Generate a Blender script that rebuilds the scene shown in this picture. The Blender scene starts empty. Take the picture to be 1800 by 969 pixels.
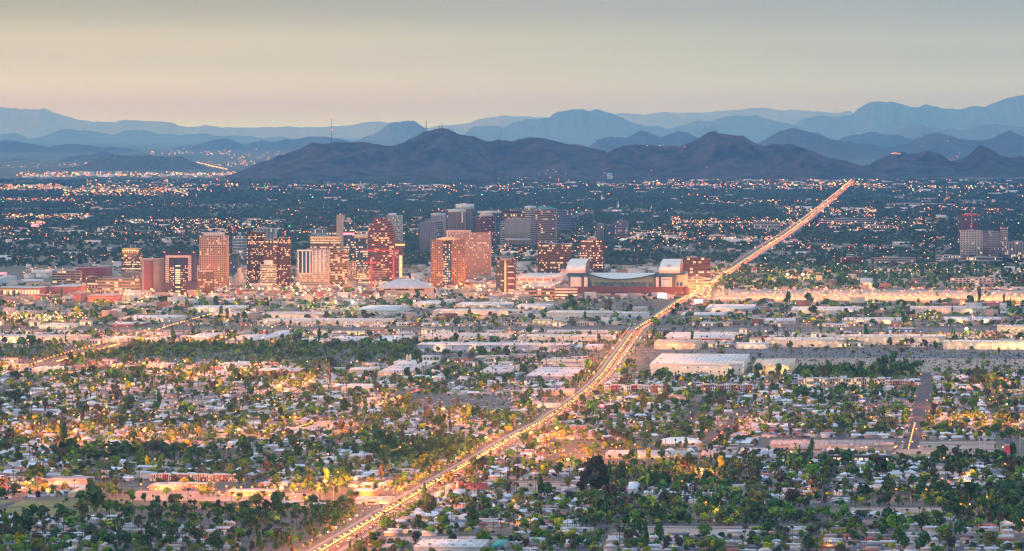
import bpy, math, random
import numpy as np
R = math.radians
sc = bpy.context.scene
COL = sc.collection
rnd = random.Random(7)
rs = np.random.RandomState(11)

# ---------------------------------------------------------------- camera
CH = 370.0                                    # lookout height above the city, metres
F = 8300.0                                    # focal length in pixels of the 1800 px photograph
PITCH = math.atan((484.5 - 227.0) / F)
cd = bpy.data.cameras.new('camera')
cam = bpy.data.objects.new('camera', cd); COL.objects.link(cam)
cam.location = (0, 0, CH)
cam.rotation_euler = (R(90) - PITCH, 0, 0)
cd.sensor_width = 36.0; cd.lens = 36.0 * F / 1800.0
cd.clip_start = 5.0; cd.clip_end = 400000.0
sc.camera = cam

# ---------------------------------------------------------------- sky, sun, exposure
SUN_EL, SUN_AZ = 9.0, 252.0                   # low in the west south west, behind thin cloud
w = bpy.data.worlds.new('World'); sc.world = w; w.use_nodes = True
nt = w.node_tree; nt.nodes.clear()
out = nt.nodes.new('ShaderNodeOutputWorld')
sky = nt.nodes.new('ShaderNodeTexSky'); sky.sky_type = 'NISHITA'; sky.sun_disc = False
sky.sun_elevation = R(3.0); sky.sun_rotation = R(SUN_AZ); sky.altitude = 700; sky.air_density = 1.6; sky.dust_density = 3.0
bg1 = nt.nodes.new('ShaderNodeBackground'); bg1.inputs[1].default_value = 0.05
nt.links.new(sky.outputs[0], bg1.inputs[0])
tc = nt.nodes.new('ShaderNodeTexCoord')
sp = nt.nodes.new('ShaderNodeSeparateXYZ'); nt.links.new(tc.outputs['Generated'], sp.inputs[0])
def ramp(stops):
    n = nt.nodes.new('ShaderNodeValToRGB'); n.color_ramp.interpolation = 'EASE'
    el = n.color_ramp.elements
    while len(el) < len(stops): el.new(0.5)
    for e, (p, c) in zip(el, stops): e.position = p; e.color = (*c, 1)
    return n
pw = nt.nodes.new('ShaderNodeMath'); pw.operation = 'POWER'; pw.use_clamp = True
mx0 = nt.nodes.new('ShaderNodeMath'); mx0.operation = 'MAXIMUM'; mx0.inputs[1].default_value = 0.0
nt.links.new(sp.outputs[2], mx0.inputs[0]); nt.links.new(mx0.outputs[0], pw.inputs[0]); pw.inputs[1].default_value = 0.4
def P(z): return z ** 0.4
west = ramp([(0.0, (.60, 1.05, .44)), (P(.008), (.56, .575, .29)), (P(.018), (.455, .44, .25)), (P(.027), (.285, .29, .17)), (P(.30), (.35, .45, .60)), (1.0, (.36, .51, .76))])
east = ramp([(0.0, (.48, .90, .46)), (P(.008), (.37, .455, .30)), (P(.018), (.295, .36, .275)), (P(.027), (.205, .27, .28)), (P(.30), (.32, .43, .60)), (1.0, (.36, .51, .76))])
nt.links.new(pw.outputs[0], west.inputs[0]); nt.links.new(pw.outputs[0], east.inputs[0])
mr = nt.nodes.new('ShaderNodeMapRange'); mr.inputs[1].default_value = -.12; mr.inputs[2].default_value = .12
mr.interpolation_type = 'SMOOTHSTEP'
nt.links.new(sp.outputs[0], mr.inputs[0])
mixc = nt.nodes.new('ShaderNodeMix'); mixc.data_type = 'RGBA'
nt.links.new(mr.outputs[0], mixc.inputs[0]); nt.links.new(west.outputs[0], mixc.inputs[6]); nt.links.new(east.outputs[0], mixc.inputs[7])
bg2 = nt.nodes.new('ShaderNodeBackground'); bg2.inputs[1].default_value = 0.84
wn_ = nt.nodes.new('ShaderNodeTexNoise'); wn_.inputs['Scale'].default_value = 1.0; wn_.inputs['Detail'].default_value = 5
wm_ = nt.nodes.new('ShaderNodeMapping'); wm_.inputs['Scale'].default_value = (9, 9, 160)      # faint level streaks of high cloud
nt.links.new(tc.outputs['Generated'], wm_.inputs[0]); nt.links.new(wm_.outputs[0], wn_.inputs['Vector'])
wr_ = nt.nodes.new('ShaderNodeMapRange'); wr_.inputs[1].default_value = .3; wr_.inputs[2].default_value = .7; wr_.inputs[3].default_value = .955; wr_.inputs[4].default_value = 1.045
nt.links.new(wn_.outputs[0], wr_.inputs[0])
ws_ = nt.nodes.new('ShaderNodeVectorMath'); ws_.operation = 'SCALE'; nt.links.new(mixc.outputs[2], ws_.inputs[0]); nt.links.new(wr_.outputs[0], ws_.inputs['Scale'])
nt.links.new(ws_.outputs[0], bg2.inputs[0])
ad = nt.nodes.new('ShaderNodeAddShader')
nt.links.new(bg1.outputs[0], ad.inputs[0]); nt.links.new(bg2.outputs[0], ad.inputs[1]); nt.links.new(ad.outputs[0], out.inputs[0])

ld = bpy.data.lights.new('sun', 'SUN'); ld.energy = 0.5; ld.angle = R(10); ld.color = (1.0, .66, .50)
so = bpy.data.objects.new('sun', ld); COL.objects.link(so)
az = R(SUN_AZ)
sd = (math.sin(az) * math.cos(R(SUN_EL)), math.cos(az) * math.cos(R(SUN_EL)), math.sin(R(SUN_EL)))
from mathutils import Vector
so.rotation_euler = Vector(sd).to_track_quat('Z', 'Y').to_euler()
so.location = (sd[0] * 3000, sd[1] * 3000, 4000)

sc.view_settings.view_transform = 'Standard'; sc.view_settings.look = 'None'
sc.view_settings.gamma = 1.0; sc.view_settings.exposure = 0.85; sc.view_settings.use_curve_mapping = False
sc.render.engine = 'CYCLES'
cy = sc.cycles
cy.max_bounces = 5; cy.diffuse_bounces = 2; cy.glossy_bounces = 2; cy.transmission_bounces = 1; cy.volume_bounces = 2
cy.use_denoising = True
cy.sample_clamp_direct = 12.0; cy.sample_clamp_indirect = 1.5
cy.use_light_tree = True
cy.caustics_reflective = False; cy.caustics_refractive = False
cy.pixel_filter_type = 'BLACKMAN_HARRIS'; cy.filter_width = 1.3

# ---------------------------------------------------------------- picture <-> ground
cp, spn = math.cos(PITCH), math.sin(PITCH)
def ray(x, y):
    dx = (x - 900.0) / F; dy = -(y - 484.5) / F
    return np.array([dx, cp + dy * spn, -spn + dy * cp])
def at(x, y, z=0.0):                           # pixel of the photograph -> point at height z
    d = ray(x, y); t = (z - CH) / d[2]
    return d[0] * t, d[1] * t
def atY(x, y, Y):                              # pixel -> point at distance Y
    d = ray(x, y); t = Y / d[1]
    return d[0] * t, Y, CH + d[2] * t
def proj(X, Y, Z=0.0):
    X = np.asarray(X, float); Y = np.asarray(Y, float); dz = Z - CH
    fw = Y * cp - dz * spn; up = Y * spn + dz * cp
    return 900 + F * X / fw, 484.5 - F * up / fw
GA = R(5.0); ca, sa = math.cos(GA), math.sin(GA)     # the street grid is turned five degrees
def g2w(e, n): return e * ca + n * sa, -e * sa + n * ca
def w2g(X, Y): return X * ca - Y * sa, X * sa + Y * ca
def gat(x, y, z=0.0): return w2g(*at(x, y, z))

# ---------------------------------------------------------------- materials
def new_mat(name):
    m = bpy.data.materials.new(name); m.use_nodes = True
    n = m.node_tree; b = n.nodes['Principled BSDF']
    return m, n, b
def mat(name, col, rough=.85, var=.18, scale=.15, metal=0.0, spec=.25, attr=False):
    m, n, b = new_mat(name)
    b.inputs['Roughness'].default_value = rough; b.inputs['Metallic'].default_value = metal
    b.inputs['Specular IOR Level'].default_value = spec
    tcn = n.nodes.new('ShaderNodeTexCoord')
    nz = n.nodes.new('ShaderNodeTexNoise'); nz.inputs['Scale'].default_value = scale; nz.inputs['Detail'].default_value = 4
    n.links.new(tcn.outputs['Object'], nz.inputs['Vector'])
    mrn = n.nodes.new('ShaderNodeMapRange'); mrn.inputs[1].default_value = .3; mrn.inputs[2].default_value = .7
    mrn.inputs[3].default_value = 1 - var; mrn.inputs[4].default_value = 1 + var
    n.links.new(nz.outputs[0], mrn.inputs[0])
    mu = n.nodes.new('ShaderNodeVectorMath'); mu.operation = 'SCALE'
    if attr:
        at_ = n.nodes.new('ShaderNodeAttribute'); at_.attribute_name = 'Col'
        n.links.new(at_.outputs['Color'], mu.inputs[0])
    else: mu.inputs[0].default_value = col[:3]
    n.links.new(mrn.outputs[0], mu.inputs['Scale']); n.links.new(mu.outputs[0], b.inputs['Base Color'])
    return m
def roof_mat(name, col):
    m = mat(name, col, .6, .12, .05); n = m.node_tree; b = n.nodes['Principled BSDF']; l = b.inputs['Base Color'].links[0].from_socket
    tcn = n.nodes.new('ShaderNodeTexCoord'); br = n.nodes.new('ShaderNodeTexBrick'); br.inputs['Scale'].default_value = 1
    br.inputs['Brick Width'].default_value = 26; br.inputs['Row Height'].default_value = 7; br.inputs['Mortar Size'].default_value = .45
    br.inputs['Color1'].default_value = (1, 1, 1, 1); br.inputs['Color2'].default_value = (.90, .90, .92, 1); br.inputs['Mortar'].default_value = (.62, .60, .60, 1)
    mp = n.nodes.new('ShaderNodeMapping'); mp.inputs['Rotation'].default_value = (0, 0, 1.5708); n.links.new(tcn.outputs['Object'], mp.inputs[0]); n.links.new(mp.outputs[0], br.inputs['Vector'])
    nz = n.nodes.new('ShaderNodeTexNoise'); nz.inputs['Scale'].default_value = .02; nz.inputs['Detail'].default_value = 6; n.links.new(tcn.outputs['Object'], nz.inputs['Vector'])
    rr = n.nodes.new('ShaderNodeMapRange'); rr.inputs[1].default_value = .35; rr.inputs[2].default_value = .65; rr.inputs[3].default_value = .86; rr.inputs[4].default_value = 1.1; n.links.new(nz.outputs[0], rr.inputs[0])
    m1 = n.nodes.new('ShaderNodeVectorMath'); m1.operation = 'MULTIPLY'; n.links.new(l, m1.inputs[0]); n.links.new(br.outputs[0], m1.inputs[1])
    m2 = n.nodes.new('ShaderNodeVectorMath'); m2.operation = 'SCALE'; n.links.new(m1.outputs[0], m2.inputs[0]); n.links.new(rr.outputs[0], m2.inputs['Scale'])
    n.links.new(m2.outputs[0], b.inputs['Base Color']); return m
_rc = {}
def rm_(col):
    if col not in _rc: _rc[col] = roof_mat('panel_roof_%02d' % len(_rc), col)
    return _rc[col]
_mc = {}
def cm(col, rough=.85, var=.15, scale=.15, **k):       # a painted or built surface of this colour
    key = (tuple(round(c, 3) for c in col), rough, var, scale)
    if key not in _mc: _mc[key] = mat('surface_%02d' % len(_mc), col, rough, var, scale, **k)
    return _mc[key]
def emit(name, col, s, sample=True):
    m, n, b = new_mat(name)
    b.inputs['Base Color'].default_value = (.6, .6, .6, 1)
    b.inputs['Emission Color'].default_value = (*col, 1); b.inputs['Emission Strength'].default_value = s
    m.cycles.emission_sampling = 'AUTO' if sample else 'NONE'
    return m
M_ATT = mat('painted_surface', (1, 1, 1), .85, .15, .12, attr=True)
M_LEAF = mat('leaves', (1, 1, 1), .75, .28, .35, attr=True, spec=.1)
M_GLASS = mat('dark_glass', (.035, .045, .07), .12, .2, .08, spec=.6)
M_BLUEGLASS = mat('blue_glass', (.03, .06, .10), .12, .2, .08, spec=.6)
M_BROWNGLASS = mat('bronze_glass', (.04, .018, .02), .15, .2, .08, spec=.5)
M_BARK = mat('bark', (.12, .09, .07), .95)
M_METAL = mat('galvanised_metal', (.35, .35, .36), .5, metal=.6)
M_WINLIT = emit('lit_window_warm', (1.0, .50, .12), .9, False)
M_WINDIM = emit('lit_window_dim', (1.0, .38, .12), .28, False)
M_WINCOOL = emit('lit_window_pale', (1.0, .72, .42), .5, False)
M_ASPHALT = mat('asphalt', (.10, .09, .095), .9, .25, .05)
M_ROADPINK = mat('worn_road', (.115, .09, .09), .9, .25, .03)
L_OR = emit('sodium_lamp', (1.0, .17, .015), 7, False)
L_WH = emit('white_lamp', (1.0, .52, .16), 7, False)
L_FAR = emit('far_sodium_lamp', (1.0, .25, .05), 4.4, False)
L_FARW = emit('far_white_lamp', (1.0, .50, .18), 3.8, False)
L_RED = emit('red_lamp', (1.0, .05, .05), 8, False)
L_GRN = emit('green_lamp', (.1, 1.0, .35), 6, False)
L_BLU = emit('violet_lamp', (.5, .25, 1.0), 8, False)
L_HEAD = emit('headlight_glow', (1.0, .34, .035), 9)
L_TAIL = emit('taillight_glow', (1.0, .07, .03), 20)
L_FLOOD = emit('flood_lamp', (1.0, .70, .36), 26, False); L_HOT = emit('bloom_lamp', (1.0, .50, .14), 9, False)
L_SIGN = emit('lit_sign_panel', (1.0, .93, .80), 2.4)
L_REDSIGN = emit('red_lit_sign', (1.0, .06, .10), 2.2)
L_WALL = emit('wall_lamp', (1.0, .62, .26), 10, False)

def plight(name, col, watts, r=.35):
    l = bpy.data.lights.new(name, 'POINT'); l.color = col; l.energy = watts; l.shadow_soft_size = r; l.cycles.use_multiple_importance_sampling = False; return l
OCOL = (1.0, .29, .05); WCOL = (1.0, .58, .27)
PL = {'orange': plight('sodium_light', OCOL, 12000), 'white': plight('white_light', WCOL, 8000), 'big orange': plight('big_sodium_light', OCOL, 300000, .8), 'big white': plight('big_white_light', WCOL, 60000, .8),
      'avenue': plight('avenue_light', (1.0, .27, .045), 55000, .5), 'pool': plight('amber_light', (1.0, .24, .035), 85000, .5), 'flood': plight('flood_light', (1.0, .56, .24), 700000, 1.0),
      'wall': plight('wall_light', (1.0, .52, .18), 12000, .25), 'wallo': plight('wall_sodium_light', (1.0, .30, .06), 12000, .25), 'town': plight('town_light', (1.0, .30, .055), 24000, .5), 'townw': plight('town_white_light', (1.0, .46, .13), 16000, .5)}
def shine(kind, loc, parent=None):
    o = bpy.data.objects.new('lamp_light', PL[kind]); COL.objects.link(o); o.location = loc
    if parent: o.parent = parent
    return o
# ---------------------------------------------------------------- meshes
class MB:
    def __init__(s): s.v = []; s.f = []; s.m = []; s.c = []; s.n = 0
    def add(s, verts, faces, m=0, col=None):
        s.v.append(np.asarray(verts, float).reshape(-1, 3))
        for f in faces:
            s.f.append(tuple(i + s.n for i in f)); s.m.append(m); s.c.append(col or (1, 1, 1))
        s.n += len(verts)
        return s
    def box(s, x0, x1, y0, y1, z0, z1, m=0, col=None, bottom=False):
        v = [(x0, y0, z0), (x1, y0, z0), (x1, y1, z0), (x0, y1, z0), (x0, y0, z1), (x1, y0, z1), (x1, y1, z1), (x0, y1, z1)]
        f = [(0, 1, 5, 4), (1, 2, 6, 5), (2, 3, 7, 6), (3, 0, 4, 7), (4, 5, 6, 7)]
        if bottom: f.append((3, 2, 1, 0))
        return s.add(v, f, m, col)
    def prism(s, pts, z0, z1, m=0, col=None):          # footprint polygon, anticlockwise
        n = len(pts); v = [(x, y, z0) for x, y in pts] + [(x, y, z1) for x, y in pts]
        f = [(i, (i + 1) % n, n + (i + 1) % n, n + i) for i in range(n)] + [tuple(range(n, 2 * n))]
        return s.add(v, f, m, col)
    def front(s, pts, y0, y1, m=0, col=None):          # outline in x,z pushed from y0 to y1
        n = len(pts); v = [(x, y0, z) for x, z in pts] + [(x, y1, z) for x, z in pts]
        f = [((i + 1) % n, i, n + i, n + (i + 1) % n) for i in range(n)] + [tuple(range(n)), tuple(range(2 * n - 1, n - 1, -1))]
        return s.add(v, f, m, col)
    def tube(s, p, r0, q, r1, k=6, m=0, col=None):
        p = np.array(p, float); q = np.array(q, float); d = q - p; d /= np.linalg.norm(d)
        a = np.cross(d, (0, 0, 1) if abs(d[2]) < .9 else (1, 0, 0)); a /= np.linalg.norm(a); b = np.cross(d, a)
        v = []
        for c, r in ((p, r0), (q, r1)):
            for i in range(k):
                t = 2 * math.pi * i / k; v.append(c + r * (math.cos(t) * a + math.sin(t) * b))
        f = [(i, (i + 1) % k, k + (i + 1) % k, k + i) for i in range(k)] + [tuple(range(k - 1, -1, -1)), tuple(range(k, 2 * k))]
        return s.add(v, f, m, col)
    def octa(s, c, r, m=0, h=None):
        x, y, z = c; h = h or r
        v = [(x + r, y, z), (x, y + r, z), (x - r, y, z), (x, y - r, z), (x, y, z + h), (x, y, z - h)]
        return s.add(v, [(0, 1, 4), (1, 2, 4), (2, 3, 4), (3, 0, 4), (1, 0, 5), (2, 1, 5), (3, 2, 5), (0, 3, 5)], m)
    def mesh(s, name, mats):
        v = np.concatenate(s.v) if s.v else np.zeros((0, 3))
        lt = np.array([len(f) for f in s.f], np.int32)
        lv = np.concatenate([np.array(f, np.int32) for f in s.f]) if s.f else np.zeros(0, np.int32)
        return raw_mesh(name, v, lv, lt, np.array(s.m, np.int32), np.array([c[:3] for c in s.c], float), mats)
def raw_mesh(name, v, lv, lt, mi, fc, mats):
    me = bpy.data.meshes.new(name)
    me.vertices.add(len(v)); me.vertices.foreach_set('co', np.asarray(v, np.float32).ravel())
    me.loops.add(len(lv)); me.loops.foreach_set('vertex_index', np.asarray(lv, np.int32))
    me.polygons.add(len(lt))
    ls = np.zeros(len(lt), np.int32); ls[1:] = np.cumsum(lt)[:-1]
    me.polygons.foreach_set('loop_start', ls); me.polygons.foreach_set('loop_total', np.asarray(lt, np.int32))
    for m in mats: me.materials.append(m)
    if mi is not None: me.polygons.foreach_set('material_index', np.asarray(mi, np.int32))
    if fc is not None:
        ca_ = me.color_attributes.new('Col', 'FLOAT_COLOR', 'CORNER')
        c4 = np.ones((len(lv), 4), np.float32); c4[:, :3] = np.repeat(np.asarray(fc, np.float32), lt, axis=0)
        ca_.data.foreach_set('color', c4.ravel())
    me.update(calc_edges=True)
    return me
def link(name, me, parent=None, loc=(0, 0, 0), rz=0.0, scale=None):
    o = bpy.data.objects.new(name, me); COL.objects.link(o); o.location = loc; o.rotation_euler = (0, 0, rz)
    if scale: o.scale = scale
    if parent: o.parent = parent
    return o
def tag(o, label=None, cat=None, group=None, kind=None):
    if label: o['label'] = label
    if cat: o['category'] = cat
    if group: o['group'] = group
    if kind: o['kind'] = kind
    return o
def root(name, e, n, label, cat, group=None, z=0.0):
    X, Y = g2w(e, n)
    return tag(link(name, None, None, (X, Y, z), -GA), label, cat, group)
def part(name, mb, mats, parent): return link(name, mb.mesh(name, mats), parent)
def copy_thing(o):
    c = o.copy(); COL.objects.link(c)
    for ch in o.children:
        d = ch.copy(); COL.objects.link(d); d.parent = c
        for g in ch.children:
            h = g.copy(); COL.objects.link(h); h.parent = d
    return c
RES = []                                        # ground already taken: e0, e1, n0, n1
def reserve(e0, e1, n0, n1): RES.append((e0, e1, n0, n1))
def free(e, n, pad=0.0):
    ok = np.ones(len(e), bool)
    for a, b, c, d in RES: ok &= ~((e > a - pad) & (e < b + pad) & (n > c - pad) & (n < d + pad))
    return ok
UNIQ = []                                       # (object, base label): near-identical things told apart by where they stand
# ---------------------------------------------------------------- ground
def ground_mat():
    m, n, b = new_mat('desert_ground')
    b.inputs['Roughness'].default_value = .95; b.inputs['Specular IOR Level'].default_value = .1
    tcn = n.nodes.new('ShaderNodeTexCoord')
    mp = n.nodes.new('ShaderNodeMapping'); mp.inputs['Rotation'].default_value = (0, 0, GA)
    n.links.new(tcn.outputs['Object'], mp.inputs[0])
    br = n.nodes.new('ShaderNodeTexBrick'); br.inputs['Scale'].default_value = 1.0
    br.inputs['Brick Width'].default_value = 34; br.inputs['Row Height'].default_value = 27; br.inputs['Mortar Size'].default_value = .6
    br.inputs['Color1'].default_value = (.19, .15, .125, 1); br.inputs['Color2'].default_value = (.10, .095, .095, 1); br.inputs['Mortar'].default_value = (.16, .13, .12, 1)
    n.links.new(mp.outputs[0], br.inputs['Vector'])
    def noise(scale, det, lo, hi):
        z = n.nodes.new('ShaderNodeTexNoise'); z.inputs['Scale'].default_value = scale; z.inputs['Detail'].default_value = det
        n.links.new(mp.outputs[0], z.inputs['Vector'])
        r_ = n.nodes.new('ShaderNodeMapRange'); r_.inputs[1].default_value = lo; r_.inputs[2].default_value = hi
        n.links.new(z.outputs[0], r_.inputs[0]); return r_.outputs[0]
    def mix(f, a, bb, bl='MIX'):
        x = n.nodes.new('ShaderNodeMix'); x.data_type = 'RGBA'; x.blend_type = bl
        n.links.new(f, x.inputs[0])
        for s_, i in ((a, 6), (bb, 7)):
            if isinstance(s_, tuple): x.inputs[i].default_value = (*s_, 1)
            else: n.links.new(s_, x.inputs[i])
        return x.outputs[2]
    c = mix(noise(.004, 4, .45, .6), br.outputs[0], (.19, .15, .12))
    c = mix(noise(.02, 5, .52, .62), c, (.17, .17, .09))
    c = mix(noise(.05, 4, .56, .66), c, (.10, .09, .09))
    c = mix(noise(.4, 3, .5, .7), c, (.34, .27, .23))
    sx_ = n.nodes.new('ShaderNodeSeparateXYZ'); n.links.new(mp.outputs[0], sx_.inputs[0])
    fr_ = n.nodes.new('ShaderNodeMapRange'); fr_.inputs[1].default_value = 15000; fr_.inputs[2].default_value = 30000; n.links.new(sx_.outputs[1], fr_.inputs[0])
    c = mix(fr_.outputs[0], c, mix(noise(.0012, 5, .45, .6), (.075, .095, .06), (.16, .13, .11)))     # wooded and scrub country north of the city
    n.links.new(c, b.inputs['Base Color'])
    return m
g = MB()
xs = np.linspace(-40000, 40000, 33); ys = np.concatenate([np.linspace(-2500, 12000, 30), np.linspace(13000, 218000, 39)])
gv = [(x, y, 0) for y in ys for x in xs]
gf = [(j * 33 + i, j * 33 + i + 1, (j + 1) * 33 + i + 1, (j + 1) * 33 + i) for j in range(len(ys) - 1) for i in range(32)]
g.add(gv, gf)
tag(link('ground', g.mesh('ground', [ground_mat()])), kind='structure')

# ---------------------------------------------------------------- mountains
def vnoise(x, y, seed):
    def h(i, j): return np.modf(np.abs(np.sin(i * 127.1 + j * 311.7 + seed * 74.7) * 43758.5453))[0]
    xi = np.floor(x); yi = np.floor(y); xf = x - xi; yf = y - yi
    u = xf * xf * (3 - 2 * xf); v = yf * yf * (3 - 2 * yf)
    return (h(xi, yi) * (1 - u) + h(xi + 1, yi) * u) * (1 - v) + (h(xi, yi + 1) * (1 - u) + h(xi + 1, yi + 1) * u) * v
def ridged(x, y, seed, oc=6):
    t = 0; a = .5; 
    for k in range(oc):
        t = t + a * (1 - np.abs(2 * vnoise(x, y, seed + k) - 1)); x, y = x * 2.03 + 3.1, y * 2.03 + 1.7; a *= .5
    return t
def rock_mat(name, c1, c2, s):
    m, n, b = new_mat(name); b.inputs['Roughness'].default_value = .95; b.inputs['Specular IOR Level'].default_value = .05
    tcn = n.nodes.new('ShaderNodeTexCoord')
    z = n.nodes.new('ShaderNodeTexNoise'); z.inputs['Scale'].default_value = s; z.inputs['Detail'].default_value = 8; z.inputs['Roughness'].default_value = .65
    n.links.new(tcn.outputs['Object'], z.inputs['Vector'])
    r_ = n.nodes.new('ShaderNodeValToRGB'); r_.color_ramp.elements[0].position = .38; r_.color_ramp.elements[1].position = .62
    r_.color_ramp.elements[0].color = (*c1, 1); r_.color_ramp.elements[1].color = (*c2, 1)
    n.links.new(z.outputs[0], r_.inputs[0]); n.links.new(r_.outputs[0], b.inputs['Base Color'])
    return m
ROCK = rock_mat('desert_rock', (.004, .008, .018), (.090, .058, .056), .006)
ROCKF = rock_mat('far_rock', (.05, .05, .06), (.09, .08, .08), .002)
ROCKP = rock_mat('hazed_far_rock', (.30, .26, .22), (.40, .33, .28), .001)  # lightened rock: haze of the farthest ranges put into the colour
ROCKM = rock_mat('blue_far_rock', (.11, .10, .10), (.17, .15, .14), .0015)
SURF = []
def ridge(name, pts, D, depth, seed, m, nx=520, ny=70, rough=1.0, spur=None):
    pts = np.array(pts, float)
    x0, x1 = pts[0, 0], pts[-1, 0]
    px = np.linspace(x0, x1, nx)
    py = np.interp(px, pts[:, 0], pts[:, 1])
    k = 5
    py = np.convolve(np.pad(py, k // 2, mode='edge'), np.ones(k) / k, 'valid')
    X = (px - 900) / F * D
    Hc = np.array([atY(a, b_, D)[2] for a, b_ in zip(px, py)])
    Hc += rough * (ridged(X / 170 * (30000 / D), X * 0, seed) - .5) * 34 * (D / 30000)
    Hc = np.maximum(Hc, 0)
    ts = np.linspace(-1, 1, ny); V = []
    hmax = max(Hc.max(), 60)
    for t in ts:
        yy = D + t * depth
        s = spur or depth * .42
        wx = X + 260 * (vnoise(X / 700, np.full_like(X, t * 3), seed + 9) - .5)
        nzv = ridged(wx / s, np.full_like(X, t * depth / (s * 1.15)) + .5 * vnoise(X / s, X * 0 + t * 2, seed + 3), seed)   # spurs run down the slope
        nz2 = ridged(X / (s * .27), np.full_like(X, t * depth / (s * .3)), seed + 20)
        a = abs(t)
        wid = .35 + .65 * np.clip(Hc / hmax, 0, 1) ** .6
        q = np.clip(1 - a / wid, 0, 1)
        base = q ** 1.25
        f = base * (1 + (nzv - .62) * 2.0 * min(1, a * 4.0) + (nz2 - .6) * .55 * min(1, a * 6))
        h = Hc * np.minimum(f, 1 - a * .22)
        V.append(np.stack([X * (1 + t * depth / D * .0), np.full_like(X, yy), np.maximum(h, -.3) - .2], 1))
    V = np.concatenate(V)
    i, j = np.meshgrid(np.arange(nx - 1), np.arange(ny - 1)); q0 = (j * nx + i).ravel()
    lv = np.stack([q0, q0 + 1, q0 + nx + 1, q0 + nx], 1).ravel()
    me = raw_mesh(name, V, lv, np.full(len(q0), 4, np.int32), None, None, [m])
    o = tag(link(name, me), kind='structure')
    SURF.append((V.reshape(ny, nx, 3), D, depth))
    return o
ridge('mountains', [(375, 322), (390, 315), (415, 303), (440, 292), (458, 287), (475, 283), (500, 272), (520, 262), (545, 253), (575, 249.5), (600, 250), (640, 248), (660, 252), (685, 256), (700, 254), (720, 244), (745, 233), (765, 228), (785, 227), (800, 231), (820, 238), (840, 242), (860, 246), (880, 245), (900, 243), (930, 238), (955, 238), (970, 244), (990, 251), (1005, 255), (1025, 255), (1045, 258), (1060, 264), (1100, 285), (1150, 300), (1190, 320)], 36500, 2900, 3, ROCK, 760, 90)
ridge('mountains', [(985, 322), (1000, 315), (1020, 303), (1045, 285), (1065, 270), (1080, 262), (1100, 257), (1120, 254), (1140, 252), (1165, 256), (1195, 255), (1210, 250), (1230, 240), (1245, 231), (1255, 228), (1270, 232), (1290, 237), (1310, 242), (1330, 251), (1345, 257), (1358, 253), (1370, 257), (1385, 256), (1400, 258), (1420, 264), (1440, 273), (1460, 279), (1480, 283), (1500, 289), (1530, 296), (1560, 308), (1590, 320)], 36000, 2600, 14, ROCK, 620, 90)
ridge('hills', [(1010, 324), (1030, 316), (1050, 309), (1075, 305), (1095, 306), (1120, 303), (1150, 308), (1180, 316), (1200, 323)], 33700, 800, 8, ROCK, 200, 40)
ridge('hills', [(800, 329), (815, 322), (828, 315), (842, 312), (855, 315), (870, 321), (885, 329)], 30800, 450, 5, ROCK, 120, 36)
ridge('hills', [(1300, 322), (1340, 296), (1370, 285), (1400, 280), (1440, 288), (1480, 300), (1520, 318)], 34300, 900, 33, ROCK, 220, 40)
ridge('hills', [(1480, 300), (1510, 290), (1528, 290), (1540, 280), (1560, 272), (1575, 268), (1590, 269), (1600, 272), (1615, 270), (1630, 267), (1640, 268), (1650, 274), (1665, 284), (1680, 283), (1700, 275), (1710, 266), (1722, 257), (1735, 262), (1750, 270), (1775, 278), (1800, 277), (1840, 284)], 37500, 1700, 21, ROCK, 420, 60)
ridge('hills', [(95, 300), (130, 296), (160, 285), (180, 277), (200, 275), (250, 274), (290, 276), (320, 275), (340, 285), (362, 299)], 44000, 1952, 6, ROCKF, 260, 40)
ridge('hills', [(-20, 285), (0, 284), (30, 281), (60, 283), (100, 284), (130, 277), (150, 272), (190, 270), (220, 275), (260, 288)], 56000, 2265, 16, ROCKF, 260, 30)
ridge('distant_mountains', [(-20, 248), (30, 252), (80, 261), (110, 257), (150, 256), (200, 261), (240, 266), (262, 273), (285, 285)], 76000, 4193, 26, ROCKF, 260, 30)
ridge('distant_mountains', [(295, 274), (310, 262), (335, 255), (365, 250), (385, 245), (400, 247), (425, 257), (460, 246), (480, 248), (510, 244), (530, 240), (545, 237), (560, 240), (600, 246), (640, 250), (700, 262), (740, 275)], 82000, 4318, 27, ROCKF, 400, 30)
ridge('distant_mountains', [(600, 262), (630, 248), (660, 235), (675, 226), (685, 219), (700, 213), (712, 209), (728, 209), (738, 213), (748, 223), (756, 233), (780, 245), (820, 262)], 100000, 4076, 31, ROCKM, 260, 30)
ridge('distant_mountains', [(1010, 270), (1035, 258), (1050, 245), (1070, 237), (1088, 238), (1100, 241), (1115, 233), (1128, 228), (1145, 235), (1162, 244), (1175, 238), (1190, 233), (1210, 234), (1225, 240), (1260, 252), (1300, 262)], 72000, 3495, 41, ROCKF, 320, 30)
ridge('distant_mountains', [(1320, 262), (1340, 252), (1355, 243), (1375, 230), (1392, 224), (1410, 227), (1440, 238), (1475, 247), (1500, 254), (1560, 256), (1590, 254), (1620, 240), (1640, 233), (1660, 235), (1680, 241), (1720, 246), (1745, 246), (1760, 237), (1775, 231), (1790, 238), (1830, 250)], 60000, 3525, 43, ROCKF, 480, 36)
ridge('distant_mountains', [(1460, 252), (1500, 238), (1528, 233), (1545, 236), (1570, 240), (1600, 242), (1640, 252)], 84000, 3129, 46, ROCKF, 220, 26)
ridge('distant_mountains', [(1540, 240), (1580, 226), (1600, 217), (1620, 218), (1650, 225), (1680, 230), (1720, 222), (1750, 219), (1790, 222), (1830, 224)], 105000, 4299, 47, ROCKM, 260, 26)
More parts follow.
